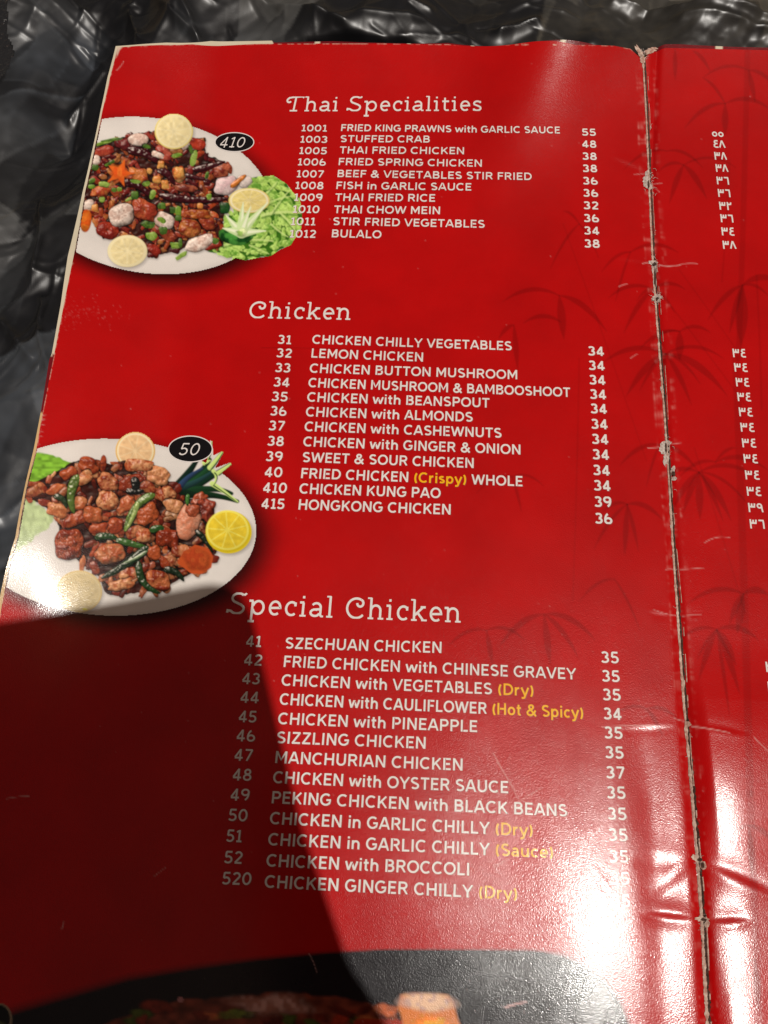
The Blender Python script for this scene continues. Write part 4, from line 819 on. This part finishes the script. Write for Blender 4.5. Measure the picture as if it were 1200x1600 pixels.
# block three
z3 = lambda x, y: (330 + x / 1.818, 900 + y / 1.818)
rows3 = [('41', 99, 143, 184, [('SZECHUAN CHICKEN', 0)], 210, 656, 190, 203), ('42', 93, 146, 237, [('FRIED CHICKEN with CHINESE GRAVEY', 0)], 205, 1036, 242, 278), ('43', 88, 140, 290, [('CHICKEN with VEGETABLES ', 0), ('(Dry)', 1)], 200, 917, 295, 325),
    ('44', 83, 137, 343, [('CHICKEN with CAULIFLOWER ', 0), ('(Hot & Spicy)', 1)], 195, 1058, 349, 388), ('45', 78, 130, 398, [('CHICKEN with PINEAPPLE', 0)], 190, 757, 404, 427), ('46', 72, 126, 452, [('SIZZLING CHICKEN', 0)], 186, 611, 458, 474),
    ('47', 66, 118, 507, [('MANCHURIAN CHICKEN', 0)], 181, 716, 514, 536), ('48', 61, 116, 563, [('CHICKEN with OYSTER SAUCE', 0)], 176, 845, 571, 600), ('49', 55, 110, 620, [('PEKING CHICKEN with BLACK BEANS', 0)], 171, 1012, 628, 666),
    ('50', 49, 104, 678, [('CHICKEN in GARLIC CHILLY ', 0), ('(Dry)', 1)], 167, 915, 687, 722), ('51', 43, 88, 737, [('CHICKEN in GARLIC CHILLY ', 0), ('(Sauce)', 1)], 162, 973, 747, 784), ('52', 37, 90, 798, [('CHICKEN with BROCCOLI', 0)], 157, 735, 807, 833),
    ('520', 31, 115, 858, [('CHICKEN GINGER CHILLY ', 0), ('(Dry)', 1)], 152, 871, 867, 902)]
p3 = ['35', '35', '35', '34', '35', '35', '37', '35', '35', '35', '35', '35', '35']; py3 = [231, 284, 337, 391, 445, 501, 558, 615, 675, 735, 796, 858, 922]
for i, (n, a, b, y, sp, l, r, ya, yb) in enumerate(rows3):
    cap = (32 + .35 * i) / 1.818; lettering('dish_number', [(n, 0)], *z3(a, y), *z3(b, y + 2), cap, HWB * .8, G, left_leaf)
    lettering('dish_name', sp, *z3(l, ya), *z3(r, yb), cap, HWB * .88, G, left_leaf)
    lettering('price', [(p3[i], 0)], *z3(1107 + 2.3 * i, py3[i] - 1), *z3(1158 + 2.75 * i, py3[i] + 1), cap * 1.03, HWB * .92, G, left_leaf)
# headings
lettering('heading', [('Thai Specialities', 0)], 447, 162.5, 754, 161.5, 23.5, .058, HG, left_leaf, ghost=False)
lettering('heading', [('Chicken', 0)], 388, 483.5, 549, 486.5, 27, .058, HG, left_leaf, ghost=False)
lettering('heading', [('Special Chicken', 0)], 356, 942, 721, 956, 34, .053, HG, left_leaf, ghost=False)
# Arabic-Indic price column
a1 = ['55', '48', '38', '38', '36', '36', '32', '36', '34', '38']
for i in range(10):
    y = [208, 225, 243.5, 262.5, 282, 301.5, 321.5, 341, 361.5, 382.5][i]; x = [1112, 1114, 1116, 1118, 1119.5, 1121.5, 1123.5, 1125.5, 1127, 1129][i]
    lettering('price', [(a1[i], 0)], x, y - .5, x + 18.5 + .25 * i, y + .5, 12.5 + .1 * i, .085, AG, right_leaf, ghost=False)
a2 = ['34'] * 10 + ['39', '36']
for i in range(12):
    y = [551.5, 574, 597, 620, 643.5, 667.5, 692, 716.5, 742, 767.5, 793, 818.5][i]; x = 1144.5 + 2.42 * i
    lettering('price', [(a2[i], 0)], x, y - .5, x + 21 + .25 * i, y + .5, 14 + .12 * i, .08, AG, right_leaf, ghost=False)
for i in range(9):
    y = 1042 + 31 * i; lettering('price', [('35', 0)], 1196 + 3.2 * i, y - .5, 1222 + 3.5 * i, y + .8, 17, .08, AG, right_leaf, ghost=False)
# number badges
def badge(cx, cy, rx, ry, txt, x0, y0, x1, y1, cap):
    def ring(r, m, name, lift, parent):
        th = np.linspace(0, 2 * np.pi, 49)[:-1]; V = [(cx, cy)] + [(cx + (rx * r) * math.cos(a), cy + (ry * r if r == 1 else ry - rx * (1 - r)) * math.sin(a)) for a in th]
        V = np.array(V); X, Y, Z = surf(V[:, 0], V[:, 1], lift)
        return mesh_obj(name, np.stack([X, Y, Z], 1), np.array([(0, i + 1 if True else 0, (i + 1) % 48 + 1) for i in range(48)])[:, ::-1], m, parent)
    o = ring(1, m_white, 'badge_rim', .13, left_leaf); b = ring(.955, m_black, 'number_badge', .16, left_leaf); b['label'] = 'black oval badge numbered ' + txt
    lettering('badge_number', [(txt, 0)], x0, y0, x1, y1, cap, .05, G, left_leaf, lift=.34, slant=.16, ghost=False)
badge(366.3, 222, 31, 15.5, '410', 343, 222, 382, 222.5, 17)
badge(297.5, 701.5, 35, 21, '50', 279, 701.5, 311, 702, 20)

# ================================================================== the cracked fold
def strip(name, y0, y1, off, wid, mats, lift, seed, parent=menu, step=2.0, rag=.3, dash=None):
    ys = np.arange(y0, y1, step); r = np.random.RandomState(seed); n = len(ys)
    sm1 = np.convolve(r.randn(n + 20), np.ones(6) / 6, 'same')[10:10 + n]; sm2 = np.convolve(r.randn(n + 20), np.ones(3) / 3, 'same')[10:10 + n]
    c = fx_at(ys) + off(ys) + sm1 * .25; w = wid(ys) * np.clip(1 + rag * sm2 + .4 * rag * r.randn(n), .15, 3) / 2
    V = []; F = []
    for i in range(n):
        V += [(c[i] - w[i], ys[i]), (c[i], ys[i]), (c[i] + w[i], ys[i])]
        if i and (dash is None or dash(ys[i], r)): F += [(3 * i - 3, 3 * i, 3 * i + 1, 3 * i - 2), (3 * i - 2, 3 * i + 1, 3 * i + 2, 3 * i - 1)]
    V = np.array(V); X, Y, Z = surf(V[:, 0], V[:, 1], 0); Z = Z + lift
    Z[1::3] += .25 if name != 'fold_gap' else 0
    return mesh_obj(name, np.stack([X, Y, Z], 1), np.array(F), mats, parent)
strip('fold_gap', 92, 1770, lambda y: 1.6 + .8 * np.sin(y / 90), lambda y: np.interp(y, [90, 700, 1150, 1350, 1600], [2.4, 3.2, 4.5, 7, 8]), m_gap, .06, 1)
strip('fold_core', 92, 1770, lambda y: -1.2 + .8 * np.sin(y / 90), lambda y: np.interp(y, [90, 300, 700, 1000, 1200, 1350, 1600], [2.2, 2.4, 2.8, 3.2, 4.2, 5, 5.5]), m_core, .12, 2)
strip('fold_core', 92, 1770, lambda y: 4.6 + 1.2 * np.sin(y / 70), lambda y: np.interp(y, [90, 700, 1150, 1350, 1600], [.8, 1.0, 1.6, 2.2, 2.2]), m_core, .10, 3, dash=lambda y, r: math.sin(y / 23.) + math.sin(y / 9.1) > -.1)
def tatter(cx, cy, rx, ry, seed, n=26, ang=0, name='torn_patch', m=None, lift=.3, spikes=.13):
    r = np.random.RandomState(seed); V = [(cx, cy)]; hz = [.35]
    for k_, rr in enumerate((.5, 1.0)):
        for i in range(n):
            a = 2 * math.pi * i / n; q = rr * (1 + (spikes * r.randn() if k_ else .12 * r.randn())); q = max(q, .35)
            x, y = rx * q * math.cos(a), ry * q * math.sin(a)
            V.append((cx + x * math.cos(ang) - y * math.sin(ang), cy + x * math.sin(ang) + y * math.cos(ang))); hz.append((.25 * r.rand() if k_ == 0 else .02))
    F = [(0, 1 + i, 1 + (i + 1) % n) for i in range(n)] + [(1 + i, 1 + n + i, 1 + n + (i + 1) % n, 1 + (i + 1) % n) for i in range(n)]
    V = np.array(V); X, Y, Z = surf(V[:, 0], V[:, 1], 0); Z = Z + .16 + np.array(hz) * lift * 2
    return mesh_obj(name, np.stack([X, Y, Z], 1), F, m or m_fuzz, menu)
for i, (x, y, rx, ry, a, m_) in enumerate([(1000, 83, 4.5, 14, -.55, m_core), (1016, 80, 13, 5, -.35, m_core), (1004, 94, 5, 7, 0, m_core), (1011, 271, 4, 5, .5, m_fuzz), (1010, 283, 7, 11, .2, m_fuzz), (1015, 292, 5, 6, 0, m_fuzz), (1020, 411, 8, 4.5, .1, m_fuzz), (1022, 422, 5, 9, 0, m_fuzz), (1023, 441, 3.2, 14, 0, m_fuzz), (1026, 466, 9, 8, .1, m_fuzz), (1040, 693, 10, 5.5, -.2, m_fuzz), (1037, 702, 9, 9, .4, m_fuzz), (1041, 716, 6, 12, .1, m_fuzz), (1051, 735, 4, 8, .3, m_fuzz), (1053, 748, 5, 4, 0, m_fuzz), (1067, 1068, 3.5, 9, 0, m_core), (1074, 1131, 6, 5, .4, m_core), (1072, 1142, 3, 14, 0, m_core), (1087, 1341, 9, 5, .5, m_core), (1098, 1352, 6, 8, -.4, m_core), (1093, 1394, 3, 30, -.06, m_core), (1096, 1436, 13, 4.5, .1, m_core), (1104, 1444, 5, 7, .2, m_core), (1049, 822, 2.5, 5, 0, m_fuzz), (1034, 608, 3, 6, 0, m_fuzz)]):
    tatter(x, y, rx * .82, ry * .85, 60 + i, ang=a, m=m_)
for i, (x, y, rx, ry) in enumerate([(1022, 414, 3, 2.5), (1023, 436, 1.2, 14), (1026, 468, 3, 2.5), (1052, 741, 2.5, 4), (1093, 1343, 3.5, 3), (1097, 1352, 2.5, 5), (1099, 1437, 4.5, 2.5), (1013, 290, 1, 6), (1040, 702, 1.2, 9)]):
    tatter(x, y, rx, ry, 160 + i, n=12, name='staple_hole', m=m_gap, lift=.05, spikes=.2).location.z = .0005
# loose fibres standing up from the worn fold
V = []; F = []; r = random.Random(5)
for i in range(170):
    y = r.choice([r.gauss(283, 10), r.gauss(414, 6), r.gauss(466, 6), r.gauss(702, 12), r.gauss(1345, 8), r.gauss(1438, 6), r.uniform(100, 1600), r.gauss(84, 5)])
    x = fx_at(y) + r.gauss(0, 4); a = r.uniform(0, 6.28); l = r.uniform(2, 8)
    P = [(x, y), (x + l * .5 * math.cos(a), y + l * .5 * math.sin(a)), (x + l * math.cos(a + .6), y + l * math.sin(a + .6))]
    for j in range(3):
        V += [(P[j][0] - .35 * math.sin(a), P[j][1] + .35 * math.cos(a), .35 + .3 * j), (P[j][0] + .35 * math.sin(a), P[j][1] - .35 * math.cos(a), .35 + .3 * j)]
    b0 = len(V) - 6; F += [(b0, b0 + 1, b0 + 3, b0 + 2), (b0 + 2, b0 + 3, b0 + 5, b0 + 4)]
V = np.array(V); X, Y, Z = surf(V[:, 0], V[:, 1], 0)
fb = mesh_obj('paper_fibres', np.stack([X, Y, Z + V[:, 2] * .5], 1), np.array(F), m_fuzz, menu); fb['kind'] = 'stuff'

# ================================================================== black plastic bag under the menu
def crumple(X, Y, cell, seed, tilt, aniso=1.0, ang=0.):
    """difference of two lower envelopes of paraboloids: flat facets between sharp ridges and valleys"""
    ca, sa = math.cos(ang), math.sin(ang); U = (X * ca + Y * sa) / cell / aniso; W = (-X * sa + Y * ca) / cell
    def env(sd):
        iu = np.floor(U).astype(int); iw = np.floor(W).astype(int); best = np.full(X.shape, 1e9)
        r = np.random.RandomState(sd); T = r.rand(256, 256, 3)
        for du in (-2, -1, 0, 1, 2):
            for dw in (-2, -1, 0, 1, 2):
                q = T[(iu + du) % 256, (iw + dw) % 256]
                x = U - (iu + du + q[..., 0]); y = W - (iw + dw + q[..., 1]); best = np.minimum(best, x * x + y * y + .55 * q[..., 2])
        return best
    return (env(seed) - env(seed + 1)) * tilt * cell
def facets(X, Y, cell, seed, aniso, ang):
    ca, sa = math.cos(ang), math.sin(ang); U = (X * ca + Y * sa) / cell / aniso; W = (-X * sa + Y * ca) / cell
    iu = np.floor(U).astype(int); iw = np.floor(W).astype(int); best = np.full(X.shape, 1e9); sec = best.copy(); tone = np.zeros(X.shape); T = np.random.RandomState(seed).rand(256, 256, 4)
    for du in (-2, -1, 0, 1, 2):
        for dw in (-2, -1, 0, 1, 2):
            q = T[(iu + du) % 256, (iw + dw) % 256]; x = U - (iu + du + q[..., 0]); y = W - (iw + dw + q[..., 1]); e = x * x + y * y + .55 * q[..., 2]
            k = e < best; sec = np.where(k, best, np.minimum(sec, e)); tone = np.where(k, q[..., 3], tone); best = np.where(k, e, best)
    return tone, sec - best
gx = np.arange(-320, 205, .7); gy = np.arange(-100, 440, .7); X, Y = np.meshgrid(gx, gy)
wx = 14 * noise(X.shape, (9, 8), 51) + 5 * noise(X.shape, (30, 28), 52); wy = 14 * noise(X.shape, (9, 8), 53) + 5 * noise(X.shape, (30, 28), 54)
wx2 = 30 * noise(X.shape, (4, 4), 55); wy2 = 30 * noise(X.shape, (4, 4), 56)
mA = noise(X.shape, (9, 9), 77) ** 2; mB = noise(X.shape, (12, 12), 78) ** 2
Z = crumple(X + wx2, Y + wy2, 74, 11, .19, 2.0, 1.05) + crumple(X + wy2, Y + wx2, 33, 21, .22, 2.6, .8) + crumple(X + wx, Y, 15, 31, .12, 2.8, 1.2) * (.3 + 1.5 * mA) + crumple(X, Y + wy, 7, 41, .11, 2.4, .9) * (.15 + 1.5 * mB) + crumple(X + wy, Y, 3.4, 43, .13, 1.5, .5) * (.12 + 1.2 * mA)
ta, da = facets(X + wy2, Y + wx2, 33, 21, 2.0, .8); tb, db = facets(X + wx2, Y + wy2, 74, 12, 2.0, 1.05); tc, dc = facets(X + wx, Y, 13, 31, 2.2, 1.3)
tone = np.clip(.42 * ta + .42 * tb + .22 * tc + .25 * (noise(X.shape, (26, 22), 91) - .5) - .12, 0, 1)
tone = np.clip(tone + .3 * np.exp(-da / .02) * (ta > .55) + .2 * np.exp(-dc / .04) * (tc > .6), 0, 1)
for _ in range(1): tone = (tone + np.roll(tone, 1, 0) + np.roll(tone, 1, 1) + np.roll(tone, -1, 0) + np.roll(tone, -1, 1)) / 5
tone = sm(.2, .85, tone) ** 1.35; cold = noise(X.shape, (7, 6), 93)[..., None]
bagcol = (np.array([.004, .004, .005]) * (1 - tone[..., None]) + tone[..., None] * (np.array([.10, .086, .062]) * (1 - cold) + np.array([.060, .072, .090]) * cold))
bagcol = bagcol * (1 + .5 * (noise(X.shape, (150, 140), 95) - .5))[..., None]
def ridge(pts, w, a, flat_=-4):
    global Z
    P = np.array([flat(*p, flat_) for p in pts]); best = np.full(X.shape, 1e9)
    for i in range(len(P) - 1):
        p, q = P[i], P[i + 1]; d = q - p; u = np.clip(((X - p[0]) * d[0] + (Y - p[1]) * d[1]) / (d @ d), 0, 1)
        best = np.minimum(best, np.hypot(X - p[0] - u * d[0], Y - p[1] - u * d[1]))
    Z = Z + a * np.exp(-best / w)
ridge([(125, 0), (90, 42), (60, 85), (30, 120), (0, 145)], 1.6, 2.4); ridge([(90, 42), (110, 62)], 1.2, 1.2); ridge([(72, 0), (45, 38)], 1.5, 1.6)
ridge([(0, 215), (40, 205), (83, 192)], 1.2, -1.6); ridge([(50, 100), (32, 140), (28, 165)], 4, 4.5); ridge([(0, 150), (8, 175)], 2, 2)
ridge([(50, 420), (62, 360), (58, 300)], 3, 4); ridge([(62, 460), (60, 520), (80, 580)], 2, 3); ridge([(0, 500), (50, 560)], 2.5, 3)
ridge([(245, 0), (275, 40), (310, 66)], 2.5, 3.5); ridge([(272, 0), (300, 40), (312, 70)], 1.5, 3.5); ridge([(200, 10), (215, 60)], 3, 4.5)
ridge([(400, 5), (450, 30), (540, 66)], 4, 5); ridge([(640, 28), (672, 36)], 1.5, 2); ridge([(780, 62), (835, 45)], 3, 5)
ridge([(960, 0), (1060, 20), (1200, 36)], 4, 6); ridge([(1060, 36), (1200, 50)], 3, 3); ridge([(90, 150), (140, 90), (148, 80)], 2, 3)
rr_ = random.Random(12)
for i in range(84):
    x0_, y0_ = (rr_.uniform(-60, 190), rr_.uniform(-60, 900)) if i < 52 else (rr_.uniform(0, 1200), rr_.uniform(-60, 80))
    a_ = rr_.gauss(2.1, .45) if i < 52 else rr_.gauss(.35, .4); l_ = rr_.uniform(40, 260)
    ridge([(x0_, y0_), (x0_ + l_ * .5 * math.cos(a_) + rr_.gauss(0, 5), y0_ + l_ * .5 * math.sin(a_) + rr_.gauss(0, 5)), (x0_ + l_ * math.cos(a_ + .2), y0_ + l_ * math.sin(a_ + .2))], rr_.uniform(.5, .9), rr_.choice([-1, 1, 1]) * rr_.uniform(.3, 1.2))
Z = Z - 4
# the menu presses the bag flat
inside = sm(-8, 10, X + 128 + .06 * (Y - 290)) * sm(-14, 8, 292 - Y) * sm(-12, 4, 150 - X)
Z = np.where(inside > 0, np.minimum(Z, Z * (1 - inside) + (-3.2 + .12 * Z) * inside), Z)
lim = -2.4 + 60 * (1 - sm(-16, 2, X + 126 + .04 * (Y - 290)) * sm(-12, 2, 296 - Y)); Z = np.minimum(Z, lim)
Z = np.clip(Z, -22, 14); Zp = np.pad(Z, 1, 'edge'); Z = (2 * Z + Zp[:-2, 1:-1] + Zp[2:, 1:-1] + Zp[1:-1, :-2] + Zp[1:-1, 2:]) / 6
# outline of the bag: it stops short of the upper left corner of the picture
ex, ey = flat(np.array([31, 26, 19, 9, -14, -80]), np.array([-40, 0, 40, 95, 130, 330]), -4)
bx_ = np.interp(Y, ey[::-1], ex[::-1]) + 1.0 * np.sin(Y / 5.) + .6 * np.sin(Y / 2.1)
keep = X > bx_ - .5; bl_ = sm(34, 8, X - np.interp(Y, ey[::-1], ex[::-1])); Z = Z * (1 - bl_) + np.maximum(Z * .6, -6.5) * bl_
m_bag = mat('black_plastic', (.03, .03, .032), .36, .5, attr=True)
def bag_nodes(m):
    t = m.node_tree; n = t.nodes; L = t.links; b = n['Principled BSDF']; g = n.new('ShaderNodeNewGeometry')
    def nz(s, d, r=.5):
        x = n.new('ShaderNodeTexNoise'); x.inputs['Scale'].default_value = s; x.inputs['Detail'].default_value = d; x.inputs['Roughness'].default_value = r; L.new(g.outputs['Position'], x.inputs['Vector']); return x
    w = nz(520, 3, .5); bu = n.new('ShaderNodeBump'); bu.inputs['Strength'].default_value = .4; bu.inputs['Distance'].default_value = 6e-5
    L.new(w.outputs['Fac'], bu.inputs['Height']); L.new(bu.outputs[0], b.inputs['Normal'])
    c = nz(60, 3); mr = n.new('ShaderNodeMapRange'); mr.inputs[3].default_value = .28; mr.inputs[4].default_value = .46; L.new(c.outputs['Fac'], mr.inputs[0]); L.new(mr.outputs[0], b.inputs['Roughness'])
bag_nodes(m_bag)
F = grid_faces(len(gy), len(gx)); kk = keep.ravel(); F = F[kk[F].all(1)]; u, inv = np.unique(F, return_inverse=True); F = inv.reshape(-1, 4)
V = np.stack([X, Y, Z], -1).reshape(-1, 3)[u]
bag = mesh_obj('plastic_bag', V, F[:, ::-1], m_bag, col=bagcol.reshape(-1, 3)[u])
bag['label'] = 'crumpled black plastic bag spread out underneath the red menu'; bag['category'] = 'plastic bag'
me = bag.data; nr = np.zeros(len(me.polygons) * 3); me.polygons.foreach_get('normal', nr)
if nr.reshape(-1, 3)[:, 2].mean() < 0: me.flip_normals()

# ================================================================== woven black surface the bag lies on (its glossy strands catch the sun in the corner)
m_weave = mat('glossy_black_weave', (.012, .012, .013), .13, 1.)
gx = np.arange(-300, -180, .16 * 2); gy = np.arange(250, 380, .32); Xw, Yw = np.meshgrid(gx, gy)
ang = .5; U = Xw * math.cos(ang) + Yw * math.sin(ang); W = -Xw * math.sin(ang) + Yw * math.cos(ang)
p = 1.7; over = np.cos(np.pi * U / p) * np.cos(np.pi * W / p)
Zw = -9 + .5 * np.abs(np.sin(np.pi * U / p)) ** .6 * (over > 0) + .5 * np.abs(np.sin(np.pi * W / p)) ** .6 * (over <= 0) + .5 * (noise(Xw.shape, (60, 60), 3) - .5) + 1.2 * np.sin((Yw - 250) / 9.)
weave = mesh_obj('woven_cloth', np.stack([Xw, Yw, Zw], -1).reshape(-1, 3), grid_faces(len(gy), len(gx))[:, ::-1], m_weave, smooth=True); weave['kind'] = 'structure'
nr = np.zeros(len(weave.data.polygons) * 3); weave.data.polygons.foreach_get('normal', nr)
if nr.reshape(-1, 3)[:, 2].mean() < 0: weave.data.flip_normals()
m_tab = fibre('dark_table', (.02, .02, .022), (.01, .01, .012), 300)
tab = mesh_obj('tabletop', [(-900, -700, -27), (900, -700, -27), (900, 1000, -27), (-900, 1000, -27)], np.array([(0, 1, 2, 3)]), m_tab); tab['kind'] = 'structure'

# ================================================================== the telephone the picture is taken with, held over the menu: it throws the shadow on the left leaf
CM = np.array([0, 0, H * 1000]); RT = R @ np.array([1., 0, 0]); DN = R @ np.array([0, 1., 0]); BK = -(R @ np.array([0, 0, 1.]))
TH = math.radians(12); PV = (8, -37)
def rot(x, y): return PV[0] + (x - PV[0]) * math.cos(TH) + (y - PV[1]) * math.sin(TH), PV[1] - (x - PV[0]) * math.sin(TH) + (y - PV[1]) * math.cos(TH)
def cw(r, d, k): return CM + RT * r + DN * d + BK * k         # millimetres right, down and behind the lens
def slab_mesh(name, x0, y0, x1, y1, k0, k1, rad, m, parent, bev=1.2):
    ring = []
    for (cx, cy, a0) in ((x1 - rad, y0 + rad, -90), (x1 - rad, y1 - rad, 0), (x0 + rad, y1 - rad, 90), (x0 + rad, y0 + rad, 180)):
        for i in range(9): a = math.radians(a0 + 90 * i / 8); ring.append((cx, cy, math.cos(a), math.sin(a)))
    V = []; n_ = len(ring)
    for (k, ins) in ((k0, bev), (k0 + bev * .3, bev * .3), (k0 + bev, 0), (k1 - bev, 0), (k1 - bev * .3, bev * .3), (k1, bev)):
        for (cx, cy, a, b) in ring: V.append(cw(*rot(cx + a * (rad - ins), cy + b * (rad - ins)), k))
    F = [(l * n_ + i, l * n_ + (i + 1) % n_, (l + 1) * n_ + (i + 1) % n_, (l + 1) * n_ + i) for l in range(5) for i in range(n_)]
    F += [tuple(range(n_))[::-1], tuple(range(5 * n_, 6 * n_))]
    return mesh_obj(name, V, F, m, parent, smooth=False)
m_glass = mat('phone_glass', (.01, .01, .012), .12, .5); m_frame = mat('phone_frame', (.12, .12, .13), .35, .5); m_frame.node_tree.nodes['Principled BSDF'].inputs['Metallic'].default_value = .9
phone = empty('smartphone', 'dark smartphone held above the menu, its camera pointing down', 'smartphone')
slab_mesh('phone_body', -88, -37, 8, 123, 2.2, 10.4, 13, m_frame, phone); slab_mesh('phone_screen', -86.6, -35.6, 6.6, 121.6, 10.45, 10.7, 12, m_glass, phone, .1)
slab_mesh('camera_housing', -14, -12, 5, 36, 1.3, 2.15, 8.5, m_glass, phone, .25)
m_skin = mat('skin', (.36, .19, .12), .5, .4); m_skin.node_tree.nodes['Principled BSDF'].inputs['Subsurface Weight'].default_value = .15
m_sleeve = fibre('sleeve_cloth', (.05, .055, .07), (.03, .032, .04), 700)
person = empty('person', 'person whose hand in a dark sleeve holds the smartphone over the menu', 'person')
def skin_obj(name, chains, m, parent):
    V = []; E_ = []; Rr = []
    for ch in chains:
        prev = None
        for (p, r_, *ref) in ch:
            if p is None: prev = ref[0]; continue
            V.append(cw(*p) / 1000.); Rr.append(r_ / 1000.)
            if prev is not None: E_.append((prev, len(V) - 1))
            prev = len(V) - 1
    me = bpy.data.meshes.new(name); me.from_pydata([tuple(v) for v in V], E_, []); me.materials.append(m)
    o = link(bpy.data.objects.new(name, me), parent); sk = o.modifiers.new('skin', 'SKIN'); sk.use_smooth_shade = True
    for i, r_ in enumerate(Rr): me.skin_vertices[0].data[i].radius = (r_, r_)
    me.skin_vertices[0].data[0].use_root = True
    su = o.modifiers.new('sub', 'SUBSURF'); su.levels = 2; su.render_levels = 2
    return o
# wrist, palm, then four fingers along the side and under the phone, thumb over the screen edge
hand = [[((58, 170, 30), 24), ((50, 140, 28), 22), ((40, 112, 24), 21), ((32, 88, 22), 18), ((25, 66, 20), 14)],
        [(None, 0, 4), ((20, 40, 16), 8.5), ((13, 18, 13), 8), ((9, -8, 14), 7.5), ((3, -31, 14), 7)],
        [(None, 0, 3), ((24, 62, 10), 9), ((17, 56, 5), 8.5), ((4, 54, -6), 8)],
        [(None, 0, 3), ((30, 80, 8), 9), ((18, 78, -4), 8.5), ((-6, 76, -7), 8)],
        [(None, 0, 2), ((36, 100, 8), 8.5), ((20, 98, -4), 8), ((-4, 96, -7), 7.5)],
        [(None, 0, 2), ((32, 116, 12), 8), ((18, 118, 15), 8), ((2, 104, 18), 7.5), ((-12, 90, 19), 7)]]
ho = skin_obj('hand', hand, m_skin, person)
skin_obj('sleeve', [[((55, 158, 30), 31), ((66, 205, 36), 37), ((80, 270, 50), 43), ((100, 380, 80), 50)]], m_sleeve, person)
